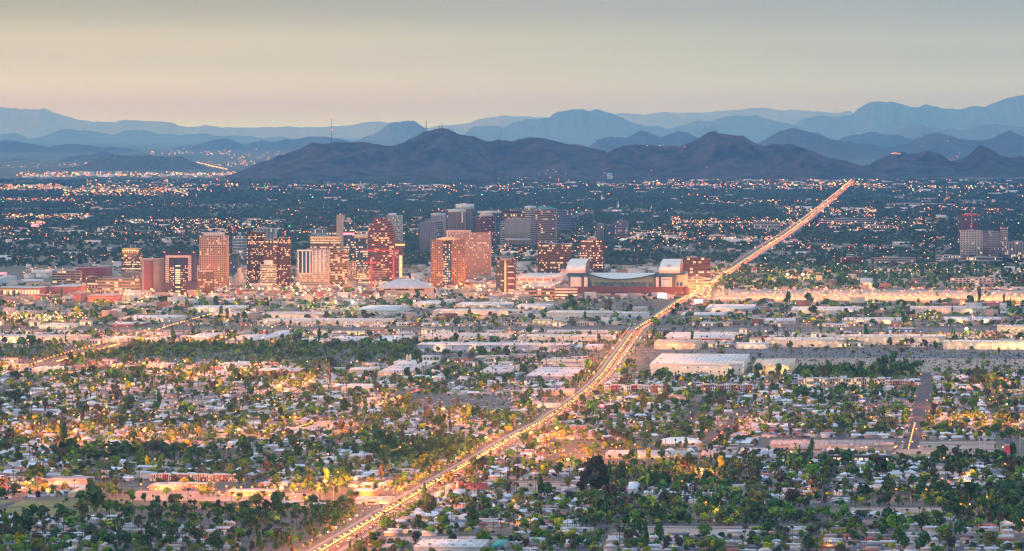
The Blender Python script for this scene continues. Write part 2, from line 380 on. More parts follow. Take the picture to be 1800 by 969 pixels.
ridge('distant_mountains', [(790, 252), (810, 240), (830, 226), (860, 222), (885, 226), (900, 215), (940, 209), (965, 207), (978, 200), (990, 195), (1010, 193.5), (1035, 196), (1050, 193), (1065, 198), (1085, 206), (1110, 216), (1130, 220), (1150, 222), (1180, 228), (1230, 245)], 140000, 6546, 51, ROCKM, 420, 30)
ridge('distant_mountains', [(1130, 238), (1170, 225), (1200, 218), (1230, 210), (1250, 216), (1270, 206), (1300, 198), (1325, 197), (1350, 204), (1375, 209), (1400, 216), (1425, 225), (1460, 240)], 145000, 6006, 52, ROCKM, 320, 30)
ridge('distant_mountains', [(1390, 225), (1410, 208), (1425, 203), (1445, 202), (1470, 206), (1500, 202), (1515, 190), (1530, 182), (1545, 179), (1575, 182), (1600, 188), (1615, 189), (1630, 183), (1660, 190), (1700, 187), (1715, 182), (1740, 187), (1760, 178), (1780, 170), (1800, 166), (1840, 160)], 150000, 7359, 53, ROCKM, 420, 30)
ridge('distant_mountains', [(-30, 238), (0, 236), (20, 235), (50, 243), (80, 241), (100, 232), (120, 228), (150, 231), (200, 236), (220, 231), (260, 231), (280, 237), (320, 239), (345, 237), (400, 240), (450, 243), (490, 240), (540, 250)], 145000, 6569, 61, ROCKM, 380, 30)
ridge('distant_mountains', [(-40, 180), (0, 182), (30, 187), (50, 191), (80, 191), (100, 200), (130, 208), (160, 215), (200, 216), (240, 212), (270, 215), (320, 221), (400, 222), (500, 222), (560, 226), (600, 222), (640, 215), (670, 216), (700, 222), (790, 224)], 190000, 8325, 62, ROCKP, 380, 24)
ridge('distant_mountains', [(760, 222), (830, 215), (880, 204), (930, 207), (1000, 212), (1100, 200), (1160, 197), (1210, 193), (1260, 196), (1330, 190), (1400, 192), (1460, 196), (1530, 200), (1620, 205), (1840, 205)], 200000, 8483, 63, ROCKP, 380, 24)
def surf_z(X, Y):                               # height of the hills under a point
    z = 0.0
    for V, D, dp in SURF:
        if abs(Y - D) < dp and V[0, 0, 0] < X < V[0, -1, 0]:
            j = int(round((Y - D + dp) / (2 * dp) * (V.shape[0] - 1))); i = int(round((X - V[0, 0, 0]) / (V[0, -1, 0] - V[0, 0, 0]) * (V.shape[1] - 1)))
            z = max(z, V[j, i, 2])
    return z

# ---------------------------------------------------------------- haze
HM = bpy.data.materials.new('desert_haze'); HM.use_nodes = True
hn = HM.node_tree; hn.nodes.clear()
ho = hn.nodes.new('ShaderNodeOutputMaterial'); hv = hn.nodes.new('ShaderNodeVolumePrincipled')
hv.inputs['Color'].default_value = (.15, .47, 1.0, 1); hv.inputs['Density'].default_value = 1.5e-5
hv.inputs['Absorption Color'].default_value = (1, 1, 1, 1); hv.inputs['Anisotropy'].default_value = .7
hn.links.new(hv.outputs[0], ho.inputs['Volume'])
hb = MB().box(-41000, 41000, -3000, 220000, -1, 1560, bottom=True)
tag(link('haze', hb.mesh('haze', [HM])), kind='stuff')

# ---------------------------------------------------------------- roads
def ribbon(pts, wid, z=.25):                    # polyline on the ground -> road strip
    pts = np.array(pts, float); v = []; f = []
    for i, p in enumerate(pts):
        a = pts[max(i - 1, 0)]; b = pts[min(i + 1, len(pts) - 1)]; d = (b - a) / np.linalg.norm(b - a); nrm = np.array([-d[1], d[0]])
        v += [(*(p + nrm * wid / 2), z), (*(p - nrm * wid / 2), z)]
        if i: f.append((2 * i - 2, 2 * i - 1, 2 * i + 1, 2 * i))
    return v, f
def dens(pts, step):
    pts = np.array(pts, float); o = [pts[0]]
    for a, b in zip(pts[:-1], pts[1:]):
        n = max(1, int(np.linalg.norm(b - a) / step))
        for k in range(1, n + 1): o.append(a + (b - a) * k / n)
    return np.array(o)
def px_line(pp): return np.array([at(x, y) for x, y in pp])
AVE = px_line([(540, 990), (570, 969), (625, 937), (690, 897), (760, 855), (800, 832), (865, 795), (905, 770), (960, 742), (1000, 715), (1040, 685), (1065, 660), (1083, 635), (1100, 612), (1110, 597), (1125, 578), (1150, 562), (1175, 545), (1200, 528), (1232, 510), (1262, 492), (1300, 467), (1340, 440), (1380, 415), (1420, 386), (1460, 353), (1485, 332), (1503, 315)])
STREETS = {   # named stretches seen in the photograph: pixel line, width, traffic spacing
 'west_street': (px_line([(60, 652), (105, 636), (160, 620), (215, 605), (262, 586), (300, 573), (375, 552), (440, 535)]), 20),
 'short_street': (px_line([(648, 719), (680, 707), (708, 696), (750, 680)]), 15),
 'lit_lane': (px_line([(515, 756), (540, 747), (570, 736)]), 13),
 'east_street': (px_line([(1600, 790), (1612, 742), (1622, 700), (1632, 657)]), 17),
 'cross_street': (px_line([(1240, 785), (1280, 748), (1315, 718)]), 15),
 'far_street': (px_line([(1645, 410), (1652, 390), (1662, 362), (1668, 345)]), 22),
}
av = MB()
v, f = ribbon(AVE, 23, .25); av.add(v, f, 0)
aved = dens(AVE, 40)
for off in (-10.4, 10.4, -.35, .35):            # edge lines and the double centre line
    a = aved.copy(); d = np.gradient(a, axis=0); d /= np.linalg.norm(d, axis=1)[:, None]; nrm = np.stack([-d[:, 1], d[:, 0]], 1)
    v, f = ribbon(a[:400] + nrm[:400] * off, .25, .40); av.add(v, f, 1 if abs(off) > 1 else 2)
M_PAINTW = cm((.75, .74, .70)); M_PAINTY = cm((.65, .45, .08)); M_KERB = cm((.42, .40, .38)); M_PAVE = cm((.36, .31, .28))
tag(link('avenue_road', av.mesh('avenue_road', [M_ROADPINK, M_PAINTW, M_PAINTY])), kind='structure')
pv = MB()
for sgn in (-1, 1):
    a = aved[:500]; d = np.gradient(a, axis=0); d /= np.linalg.norm(d, axis=1)[:, None]; nrm = np.stack([-d[:, 1], d[:, 0]], 1)
    v, f = ribbon(a + nrm * sgn * 13.8, 4.2, .42); pv.add(v, f, 0)
tag(link('pavement', pv.mesh('pavement', [M_PAVE])), kind='structure')
sm = MB()
for k, (ln, wd) in STREETS.items():
    v, f = ribbon(ln, wd, .22); sm.add(v, f, 0)
tag(link('street_road', sm.mesh('street_road', [M_ROADPINK])), kind='structure')
# the residential grid of minor streets
rm = MB(); PITCH_E, PITCH_N = 200.0, 92.0
n0, n1, e0, e1 = 4000, 7150, -1600, 500
for n_ in np.arange(n0, n1, PITCH_N):
    a, b = g2w(-1700, n_), g2w(800, n_); v, f = ribbon([a, b], 9, .12); rm.add(v, f)
for e_ in np.arange(-1700, 800, PITCH_E):
    a, b = g2w(e_, n0), g2w(e_, n1); v, f = ribbon([a, b], 9, .16); rm.add(v, f)
tag(link('residential_roads', rm.mesh('residential_roads', [M_ASPHALT])), kind='structure')
def dist_line(X, Y, ln):
    X = np.asarray(X); best = np.full(X.shape, 1e9)
    for a, b in zip(ln[:-1], ln[1:]):
        d = b - a; L = d @ d; t = np.clip(((X - a[0]) * d[0] + (Y - a[1]) * d[1]) / L, 0, 1)
        best = np.minimum(best, np.hypot(X - a[0] - t * d[0], Y - a[1] - t * d[1]))
    return best
def clear_roads(X, Y, pad=6):
    ok = dist_line(X, Y, AVE) > 12 + pad + 2
    for k, (ln, wd) in STREETS.items(): ok &= dist_line(X, Y, ln) > wd / 2 + pad
    return ok
# freeway deck, railway, river bed, park, fields, dirt lots: strips laid on the ground, given by pixel corners
def patch(name, corners, m, z=.06, kind='structure'):
    b = MB(); pts = [at(x, y) for x, y in corners]
    b.add([(X, Y, z) for X, Y in pts], [tuple(range(len(pts)))])
    return tag(link(name, b.mesh(name, [m])), kind=kind)
M_DIRT = mat('bare_dirt', (.44, .31, .25), .95, .25, .03); M_PARKG = mat('dry_lawn', (.21, .21, .08), .95, .25, .04)
M_LAWN = mat('sports_lawn', (.14, .20, .06), .95, .2, .04); M_RIVER = mat('river_bed', (.20, .17, .17), .95, .3, .02)
M_LOT = mat('car_park_asphalt', (.16, .13, .13), .9, .25, .05)
patch('freeway_road', [(1248, 534), (1830, 536), (1830, 511), (1262, 508)], mat('concrete_road', (.40, .33, .27), .9, .2, .02), .17)
patch('river_bed', [(-20, 642), (760, 637), (1060, 628), (1060, 612), (760, 604), (-20, 606)], M_RIVER, .07)
patch('river_bed', [(1130, 632), (1820, 632), (1820, 616), (1130, 612)], M_RIVER, .07)
patch('field', [(1390, 652), (1820, 656), (1820, 631), (1360, 629)], M_DIRT, .09)
patch('park_lawn', [(-20, 908), (236, 905), (232, 876), (-20, 880)], M_PARKG, .09)
patch('field', [(1560, 806), (1760, 806), (1750, 776), (1590, 777)], M_DIRT, .09)
patch('lawn', [(1565, 808), (1800, 810), (1790, 800), (1560, 799)], M_LAWN, .14)
patch('dirt_lot', [(1085, 940), (1350, 944), (1350, 926), (1085, 925)], M_DIRT, .09)
patch('dirt_lot', [(1350, 944), (1380, 935), (1820, 938), (1820, 925), (1350, 926)], M_DIRT, .09)
patch('dirt_lot', [(905, 867), (985, 867), (985, 847), (905, 846)], M_DIRT, .09)
patch('dirt_lot', [(245, 712), (365, 712), (372, 703), (262, 702)], M_DIRT, .20)
patch('dirt_lot', [(1495, 905), (1660, 905), (1660, 893), (1495, 893)], M_DIRT, .20)
patch('dirt_lot', [(680, 955), (900, 952), (900, 943), (680, 944)], M_DIRT, .20)
patch('railway_bed', [(-20, 585), (1820, 587), (1820, 577), (-20, 579)], M_RIVER, .10)
patch('car_park', [(735, 722), (900, 722), (905, 697), (745, 696)], M_LOT, .20)
patch('car_park', [(230, 880), (560, 883), (560, 868), (240, 863)], M_DIRT, .20)
patch('car_park', [(1060, 540), (1225, 548), (1235, 527), (1195, 524)], M_ROADPINK, .20)
patch('car_park', [(640, 905), (700, 908), (740, 880), (650, 880)], M_LOT, .20)
# ---------------------------------------------------------------- towers
def ebox(mb, p, d, nr, s0, s1, z0, z1, t, m=0):        # box standing proud of a facade edge
    a = p + d * s0; b = p + d * s1; a2 = a + nr * t; b2 = b + nr * t
    v = [(*a2, z0), (*b2, z0), (*b2, z1), (*a2, z1), (*a, z0), (*b, z0), (*b, z1), (*a, z1)]
    mb.add(v, [(0, 1, 2, 3), (0, 3, 7, 4), (1, 5, 6, 2), (3, 2, 6, 7), (0, 4, 5, 1)], m)
def equad(mb, p, d, nr, s0, s1, z0, z1, t, m=0):
    a = p + d * s0 + nr * t; b = p + d * s1 + nr * t
    mb.add([(*a, z0), (*b, z0), (*b, z1), (*a, z1)], [(0, 1, 2, 3)], m)
def facade(r, poly, z0, z1, floors, bay, style, frame, glass, lit, pier=.28, span=.42, core=None, litrows=(), litmats=None, wall_name='facade', every=1):
    poly = [np.array(p, float) for p in poly]; n = len(poly)
    fr = MB(); core_mb = MB().prism([tuple(p) for p in poly], z0, z1, 0); fh = (z1 - z0) / floors
    rows = [MB() for _ in range(floors)]; rf = [rnd.choice((.2, .4, .6, .9, 1.2, 1.9)) for _ in range(floors)]
    for i in range(n):
        p = poly[i]; q = poly[(i + 1) % n]; L = np.linalg.norm(q - p); d = (q - p) / L; nr = np.array([d[1], -d[0]])
        nb = max(1, int(round(L / bay))); bw = L / nb
        for k in range(floors):
            za = z0 + k * fh; zb = za + fh * span
            if style in ('grid', 'band', 'punch'): ebox(fr, p, d, nr, 0, L, za, zb, .5 if style != 'punch' else .3)
            top = za + fh
            for j in range(nb):
                pr = lit * rf[k] * (2.6 if k in litrows else 1)
                u = rnd.random(); mi = 0 if u > pr else (1 if u < pr * .28 else (2 if u < pr * .78 else 3))
                g0 = .0 if style == 'glass' else .02
                equad(rows[k], p, d, nr, (j + .08) * bw, (j + .92) * bw, (zb if style != 'vert' else za) + .15, top - .15 - g0, .08, mi)
        if style in ('grid', 'vert', 'punch'):
            for j in range(nb + 1):
                c = j * bw; h = bw * pier / 2
                ebox(fr, p, d, nr, max(0, c - h), min(L, c + h), z0, z1, .62 if style != 'punch' else .32)
        if style in ('glass', 'band'):
            for j in range(0, nb + 1): ebox(fr, p, d, nr, max(0, j * bw - .12), min(L, j * bw + .12), z0, z1, .16)
            if style == 'glass':
                for k in range(floors): ebox(fr, p, d, nr, 0, L, z0 + k * fh, z0 + k * fh + .5, .14)
        ebox(fr, p, d, nr, 0, L, z1 - .1, z1 + 1.2, .55)
    part('core_wall', core_mb, [glass], r)
    part(wall_name, fr, [frame], r)
    for k in range(floors):
        part('window_row', rows[k], litmats or [glass, M_WINLIT, M_WINDIM, M_WINCOOL], r)
def dims(x0, x1, yt, yb, dr=.7):
    X0, Y = at(x0, yb); tot = (x1 - x0) * Y / F
    ang = max(0.0, (1625 - (x0 + x1) / 2) / F); W = tot / (1 + dr * ang)
    H = CH - (yt - 227) * Y / F
    e, n = w2g(X0, Y)
    return e, n, W, W * dr, H, Y / F
def rect(W, D, x=0, y=0): return [(x, y), (x + W, y), (x + W, y + D), (x, y + D)]
def chamf(W, D, c): return [(c, 0), (W - c, 0), (W, c), (W, D - c), (W - c, D), (c, D), (0, D - c), (0, c)]
TG = 'towers of the city centre'
def tower(label, x0, x1, yt, yb, floors, style, frame, glass=None, lit=.12, dr=.7, bay=3.6, poly=None, name='office_tower', cat='tower', pent=None, beacons=0, pier=.28, span=.42, litrows=(), topband=None, group=TG, base=None, roofc=(.42, .38, .37)):
    glass = glass or M_GLASS
    e, n, W, D, H, s = dims(x0, x1, yt, yb, dr)
    if beacons: H -= 1.0
    r = root(name, e, n, label, cat, group)
    fm = frame if not isinstance(frame, tuple) else cm(tuple(c * .68 for c in frame), .8, .12, .05)
    pl = poly(W, D) if poly else rect(W, D)
    z0 = 0
    if base:                                             # a wider podium
        bx, bh, bc = base; bxm = bx * s; pb = MB().box(-bxm, W + bxm, -bxm * .7, D + 5, 0, bh * s); part('podium', pb, [cm(bc)], r)
    facade(r, pl, z0, H, floors, bay, style, fm, glass, lit, pier, span, litrows=litrows)
    rb = MB()
    if pent:
        a, b, hh, pc = pent; rb.box(W * a, W * b, D * .2, D * .8, H, H + hh * s)
        for k in range(5): rb.box(W * a + 2 + k * (W * (b - a)) / 6, W * a + 2 + k * (W * (b - a)) / 6 + 1, D * .2 - .5, D * .2, H, H + hh * s + .4)
        part('penthouse', rb, [cm(pc)], r)
    else:
        rb.box(W * .3, W * .62, D * .25, D * .7, H + .2, H + 4.2); part('rooftop_unit', MB().box(W * .7, W * .85, D * .3, D * .6, H + .2, H + 2.6), [cm((.36, .33, .33))], r)
        part('rooftop_unit', rb, [cm((.30, .28, .28))], r)
    rf = MB().add([(x, y, H + .25) for x, y in pl], [tuple(range(len(pl)))]); part('roof', rf, [cm(roofc)], r)
    if topband:
        tb = MB(); hh, tm = topband
        for i in range(len(pl)):
            p = np.array(pl[i], float); q = np.array(pl[(i + 1) % len(pl)], float); L = np.linalg.norm(q - p); d = (q - p) / L
            ebox(tb, p, d, np.array([d[1], -d[0]]), 0, L, H - hh * s, H + 1.6, .9)
        part('crown_band', tb, [tm], r)
    for k in range(beacons):
        bm = MB(); xx = W * (k + .02) / max(1, beacons - 1) if beacons > 1 else W * .5
        bm.octa((min(xx, W - .5), .5, H + 3.0), 1.0); bm.tube((min(xx, W - .5), .5, H), .15, (min(xx, W - .5), .5, H + 2), .15, 4, 1); part('beacon_lamp', bm, [L_RED, M_METAL], r)
    reserve(e - 4, e + W + 6, n - 4, n + D + 6)
    return r, W, D, H, s
TAN = (.58, .40, .31); PINK = (.62, .40, .34); CREAM = (.66, .58, .50); WHITE = (.74, .70, .68); BROWN = (.20, .095, .075); DKRED = (.16, .05, .05)
MAUVE = (.34, .22, .24); GREYB = (.30, .29, .36); CONC = (.46, .36, .33)
# --- left group
r, W, D, H, s = tower('dark gold glass tower with a glowing yellow lit crown and mast', 214, 251, 441, 498, 15, 'glass', (.16, .12, .09), M_BROWNGLASS, .40, pent=(.2, .8, 5, (.4, .3, .2)), bay=3.2, litrows=(6, 7))
cw = MB()
for k in range(9): cw.box(W * (.06 + .1 * k), W * (.06 + .1 * k) + 1.2, -.9, .2, H - 6, H + 4)
cw.box(W * .05, W * .95, -.6, D * .8, H + 4, H + 6); part('crown', cw, [cm((.62, .42, .18))], r)
for k in range(7): part('crown_lamp', MB().octa((W * (.1 + .13 * k), -2.2, H + 1), .9), [L_WALL], r); shine('wall', (W * (.1 + .13 * k), -2.2, H - 1.5), r)
ms = MB().tube((W * .45, D * .3, H + 6), .5, (W * .45, D * .3, H + 17), .15, 5); part('mast', ms, [cm(WHITE)], r)
# plain slab with red panel
e, n, W, D, H, s = dims(249, 288, 456, 516, .75)
r = root('windowless_tower', e, n, 'windowless pink brown slab tower with a recessed darker red front panel', 'tower', TG)
part('body', MB().box(0, W, 0, D, 0, H), [cm((.42, .27, .25))], r)
part('front_panel', MB().box(W * .13, W * .60, -.5, 0, 1, H - 3), [cm((.30, .10, .10))], r)
fn = MB()
for k in range(7): fn.box(W * (.66 + .05 * k), W * (.66 + .05 * k) + .5, -.7, 0, 0, H - 1)
for k in range(8): fn.box(W, W + .7, D * (.05 + .12 * k), D * (.05 + .12 * k) + .6, 0, H - 1)
part('fins', fn, [cm((.5, .36, .34))], r)
part('parapet', MB().box(-.6, W + .6, -.8, D + .6, H, H + 1.6), [cm((.55, .42, .39))], r)
part('satellite_dish', MB().tube((W * .5, D * .4, H + 1.6), .3, (W * .5, D * .4, H + 3), .3).tube((W * .5, D * .4, H + 3), .3, (W * .52, D * .2, H + 4), 2.0, 8), [cm(WHITE)], r)
reserve(e - 4, e + W + 6, n - 4, n + D + 6)
# the framed tower
e, n, W, D, H, s = dims(288, 347, 445, 517, .55)
r = root('framed_tower', e, n, 'dark purple tower with a pale square frame and lit blue centre strip', 'tower', TG)
DP = cm((.05, .035, .065)); PF = cm((.60, .42, .36))
part('body', MB().box(0, W, 0, D, 0, H), [DP], r)
part('podium', MB().box(-5 * s, W * .28, -6, D, 0, 20 * s), [cm((.08, .05, .09))], r); part('podium', MB().box(W * .72, W + 6 * s, -6, D, 0, 23 * s), [cm((.08, .05, .09))], r)
fr = MB(); fr.box(W * .06, W * .17, -1.4, 0, H * .2, H - 5); fr.box(W * .80, W * .9, -1.4, 0, H * .2, H - 5); fr.box(W * .17, W * .80, -1.4, 0, H - 10, H - 5)
part('front_frame', fr, [PF], r)
for k in range(11): part('window_slot', MB().box(W * (.19 + .057 * k), W * (.19 + .057 * k) + 1.5, -1.6, -1.4, H - 15, H - 10.2), [M_GLASS], r)
for k in range(14):
    sl = MB()
    for xx in (.075, .12, .82, .86): sl.box(W * xx, W * xx + 1.3, -1.6, -1.4, H * .22 + k * (H * .68 / 14), H * .22 + k * (H * .68 / 14) + 2.2)
    part('window_row', sl, [M_GLASS], r)
part('glass_strip', MB().box(W * .37, W * .55, -.5, 0, 4, H - 16), [M_BLUEGLASS], r)
for k in range(13):
    z = 5 + k * (H - 30) / 13; lw = MB()
    lw.box(W * .38, W * .54, -.8, -.5, z, z + 2.4, 0 if rnd.random() < .8 else 1)
    for xx in (.2, .25, .30, .58, .64, .70, .76):
        lw.box(W * xx, W * xx + 2.1, -.3, 0, z, z + 1.6, 0 if rnd.random() < .45 else 1)
    part('window_row', lw, [M_WINLIT, M_GLASS], r)
for xx in (.02, .5, .98): part('beacon_lamp', MB().octa((W * xx, 0, H + 2), 1.3).tube((W * xx, 0, H), .2, (W * xx, 0, H + 1.5), .2, 4, 1), [L_RED, M_METAL], r)
reserve(e - 12, e + W + 14, n - 10, n + D + 6)
tower('tall beige tower with a dense grid of dark square windows', 351, 403, 415, 507, 24, 'grid', (.60, .41, .33), M_GLASS, .10, pent=(.14, .86, 6, (.60, .50, .46)), bay=4.2, pier=.42, litrows=(22, 20), dr=.5)
tower('short brown brick tower in front of the beige grid tower', 348, 377, 479, 519, 10, 'punch', (.26, .13, .11), M_GLASS, .22, pent=(.1, .9, 3, (.55, .5, .5)), pier=.4)
tower('narrow navy glass tower with a pale edge', 402, 420, 447, 490, 12, 'glass', (.07, .08, .14), M_BLUEGLASS, .14)
# stepped art deco tower
e, n, W, D, H, s = dims(410, 432, 471, 506, .8)
r = root('stepped_tower', e, n, 'small cream art deco tower stepping back to a narrow top', 'tower', TG)
CRM = cm((.68, .56, .46))
for a, b in ((0, .42), (.18, .74), (.34, 1.0)):
    part('tier', MB().box(W * a, W * (1 - a), D * a, D * (1 - a), 0 if a == 0 else H * .40, H * b), [CRM], r)
wn = MB()
for k in range(9):
    for j in range(7):
        if k < 4 or 1 < j < 5: wn.box(W * (.06 + .13 * j), W * (.06 + .13 * j) + .9, -.12 + (0 if k < 4 else D * .18), 0 + (0 if k < 4 else D * .18), 3 + k * H * .078, 5 + k * H * .078, 0 if rnd.random() < .3 else 1)
part('windows', wn, [M_WINDIM, M_GLASS], r); reserve(e - 4, e + W + 6, n - 4, n + D + 6)
tower('dark red glass tower with stepped shoulder, left of a twin', 434, 468, 409, 505, 31, 'glass', (.11, .035, .045), M_BROWNGLASS, .22, bay=2.8, litrows=(25, 28), roofc=(.2, .06, .06), dr=.8)
tower('brown glass wing joined behind the dark red tower', 464, 488, 424, 506, 20, 'band', (.17, .08, .08), M_BROWNGLASS, .2)
tower('dark red glass tower with flat top beside the white grid hotel', 482, 512, 419, 506, 28, 'glass', (.13, .04, .045), M_BROWNGLASS, .26, bay=2.8, beacons=2, roofc=(.2, .06, .06))
tower('cream building with tall white fins behind the dark red tower', 446, 487, 402, 450, 8, 'vert', WHITE, M_GLASS, .25, bay=4)
tower('white condominium tower with stepped lit top', 457, 487, 466, 511, 15, 'band', (.78, .74, .66), M_GLASS, .22, poly=lambda W, D: chamf(W, D, W * .2), pent=(.25, .75, 8, (.8, .76, .66)), base=(3, 7, (.5, .36, .25)))
tower('grey white office slab with plain lower wall, behind the navy tower', 409, 435, 416, 456, 8, 'punch', (.60, .58, .58), M_GLASS, .1, dr=.5)
tower('long beige parking building with dark open bands', 172, 250, 491, 518, 5, 'band', (.60, .42, .34), M_GLASS, .28, dr=.4, bay=9, span=.62, name='parking_building', cat='building')
tower('low mauve office block with fine vertical fins', 213, 250, 479, 500, 4, 'vert', (.50, .42, .44), M_GLASS, .06, name='office_block', cat='building', bay=2.5)
# --- white grid hotel and its surroundings
r, W, D, H, s = tower('broad white hotel with checkered small windows and a recessed upper front', 522, 580, 440, 506, 19, 'punch', (.62, .57, .58), M_GLASS, .20, dr=.35, bay=3.0, pier=.5, span=.5, base=(4, 6, (.4, .3, .3)), name='hotel_tower')
rc = MB(); rc.box(W * .04, W * .50, -1.2, -.6, H * .36, H * .38); rc.box(W * .04, W * .06, -1.2, -.6, H * .36, H); rc.box(W * .48, W * .5, -1.2, -.6, H * .36, H); rc.box(W * .04, W * .5, -1.2, -.6, H - 2, H + 1)
for xx in (.16, .28, .40, .60, .72, .84): rc.box(W * xx, W * xx + 2.6, -1.0, -.6, H * .40, H)
part('front_frame', rc, [cm(WHITE)], r)
part('dark_recess', MB().box(W * .07, W * .47, -.75, -.6, H * .40, H * .99), [M_BLUEGLASS], r); part('dark_band', MB().box(W * .02, W * .98, -.9, -.62, 3, 8.5), [M_BLUEGLASS], r)
tower('wide gold lit office building behind the white hotel', 546, 600, 417, 500, 20, 'band', (.42, .28, .17), M_BROWNGLASS, .55, dr=.4, litrows=(17, 18, 19), topband=(2, cm((.75, .6, .4))))
tower('gold banded office tower right of the white hotel', 581, 613, 441, 504, 17, 'band', (.50, .33, .22), M_BROWNGLASS, .45, bay=6)
tower('narrow blank beige slab tower with red beacon', 592, 606, 378, 470, 20, 'vert', (.66, .48, .38), cm((.60, .44, .36)), 0, beacons=1, pier=.9)
r, W, D, H, s = tower('dark glass tower with a red lit sign band under its roof ring', 604, 624, 391, 480, 21, 'glass', (.10, .09, .11), M_BLUEGLASS, .22)
part('sign_band', MB().box(-.4, W + .4, -.9, -.3, H - 32, H - 27), [L_REDSIGN], r)
part('roof_ring', MB().tube((W * .45, D * .5, H), W * .34, (W * .45, D * .5, H + 5), W * .34, 16).tube((W * .45, D * .5, H + 5), W * .2, (W * .45, D * .5, H + 12), W * .2, 12), [cm((.5, .42, .4))], r)
tower('dark brown low tower left of the blank beige slab', 575, 593, 398, 448, 9, 'band', (.14, .07, .06), M_BROWNGLASS, .25)
tower('pale teal roofed block behind the gold lit offices', 547, 577, 404, 442, 4, 'punch', (.38, .46, .50), M_GLASS, .1, name='office_block', cat='building')
tower('green gold glass office tower with a cream cap', 623, 648, 413, 482, 17, 'glass', (.14, .16, .10), M_GLASS, .42, topband=(6, cm((.70, .58, .38))))
# arched brick tower
e, n, W, D, H, s = dims(647, 695, 382, 500, .5)
r = root('arched_tower', e, n, 'red brown ribbed tower with rounded shoulders at its top', 'tower', TG)
def archx(z):
    t = max(0, (z - H * .72) / (H * .28)); return W * .30 * t ** 2.2
bd = MB(); ol = [(archx(z), z) for z in np.linspace(0, H, 30)] + [(W - archx(z), z) for z in np.linspace(H, 0, 30)]
bd.front(ol[::-1], 0, D); part('body', bd, [M_BROWNGLASS], r)
fl = 30
rb = MB()
for k in range(fl):
    z = k * H / fl; a = archx(z); rb.box(a - .3, W - a + .3, -.8, D + .8, z, z + H / fl * .48)
part('floor_ribs', rb, [cm((.19, .07, .07))], r)
for k in range(fl):
    z = k * H / fl; a = archx(z); lw = MB(); nb = 12
    for j in range(nb):
        if rnd.random() < .2: lw.box(a + (W - 2 * a) * (j + .1) / nb, a + (W - 2 * a) * (j + .9) / nb, -.25, 0, z + H / fl * .5, z + H / fl * .95, rnd.choice((0, 1)))
    if lw.n: part('window_row', lw, [M_WINLIT, M_WINDIM], r)
part('glow_toned_entrance', MB().box(W * .1, W * .9, -4, 0, 0, 8), [cm((.62, .45, .35))], r)  # tan entrance block, its glow only put into the colour
reserve(e - 4, e + W + 6, n - 4, n + D + 6)
tower('white residential tower behind the arched brown tower', 680, 708, 379, 440, 17, 'grid', (.66, .58, .54), M_GLASS, .10, pier=.45, pent=(.1, .6, 4, WHITE))
# round restaurant tower
e, n, W, D, H, s = dims(690, 712, 424, 492, 1.0)
r = root('round_tower', e, n, 'dark round tower with a wide disc top and gold lit side', 'tower', TG)
part('shaft', MB().tube((W / 2, W / 2, 0), W * .42, (W / 2, W / 2, H - 14), W * .42, 20), [cm((.14, .07, .06))], r)
part('disc', MB().tube((W / 2, W / 2, H - 7), W * .60, (W / 2, W / 2, H), W * .60, 24).tube((W / 2, W / 2, H - 18), W * .56, (W / 2, W / 2, H - 11), W * .58, 24), [cm((.12, .08, .09))], r)
part('window_row', MB().tube((W / 2, W / 2, H - 11), W * .55, (W / 2, W / 2, H - 7), W * .55, 24), [M_WINLIT], r)
gl = MB()
for k in range(16): gl.box(W * .60, W * .86, W * .01, W * .06, 6 + k * 3.4, 8.4 + k * 3.4)
part('lit_bay', gl, [M_WINLIT], r); reserve(e - 4, e + W + 6, n - 4, n + D + 6)
tower('slim pink white tower beside the violet lamp', 613, 626, 461, 503, 14, 'punch', (.70, .56, .54), M_GLASS, .15, pier=.5)
tower('brown building rising behind the red cranes', 681, 701, 444, 496, 14, 'punch', (.36, .18, .15), M_BROWNGLASS, .15)
tower('half built concrete block under the red cranes', 648, 682, 460, 500, 9, 'band', (.50, .38, .34), M_BROWNGLASS, .35, name='unfinished_building', cat='building')
tower('glass office block low between the hotel and the cranes', 625, 650, 474, 503, 8, 'band', (.50, .40, .26), M_GLASS, .55, name='office_block', cat='building')
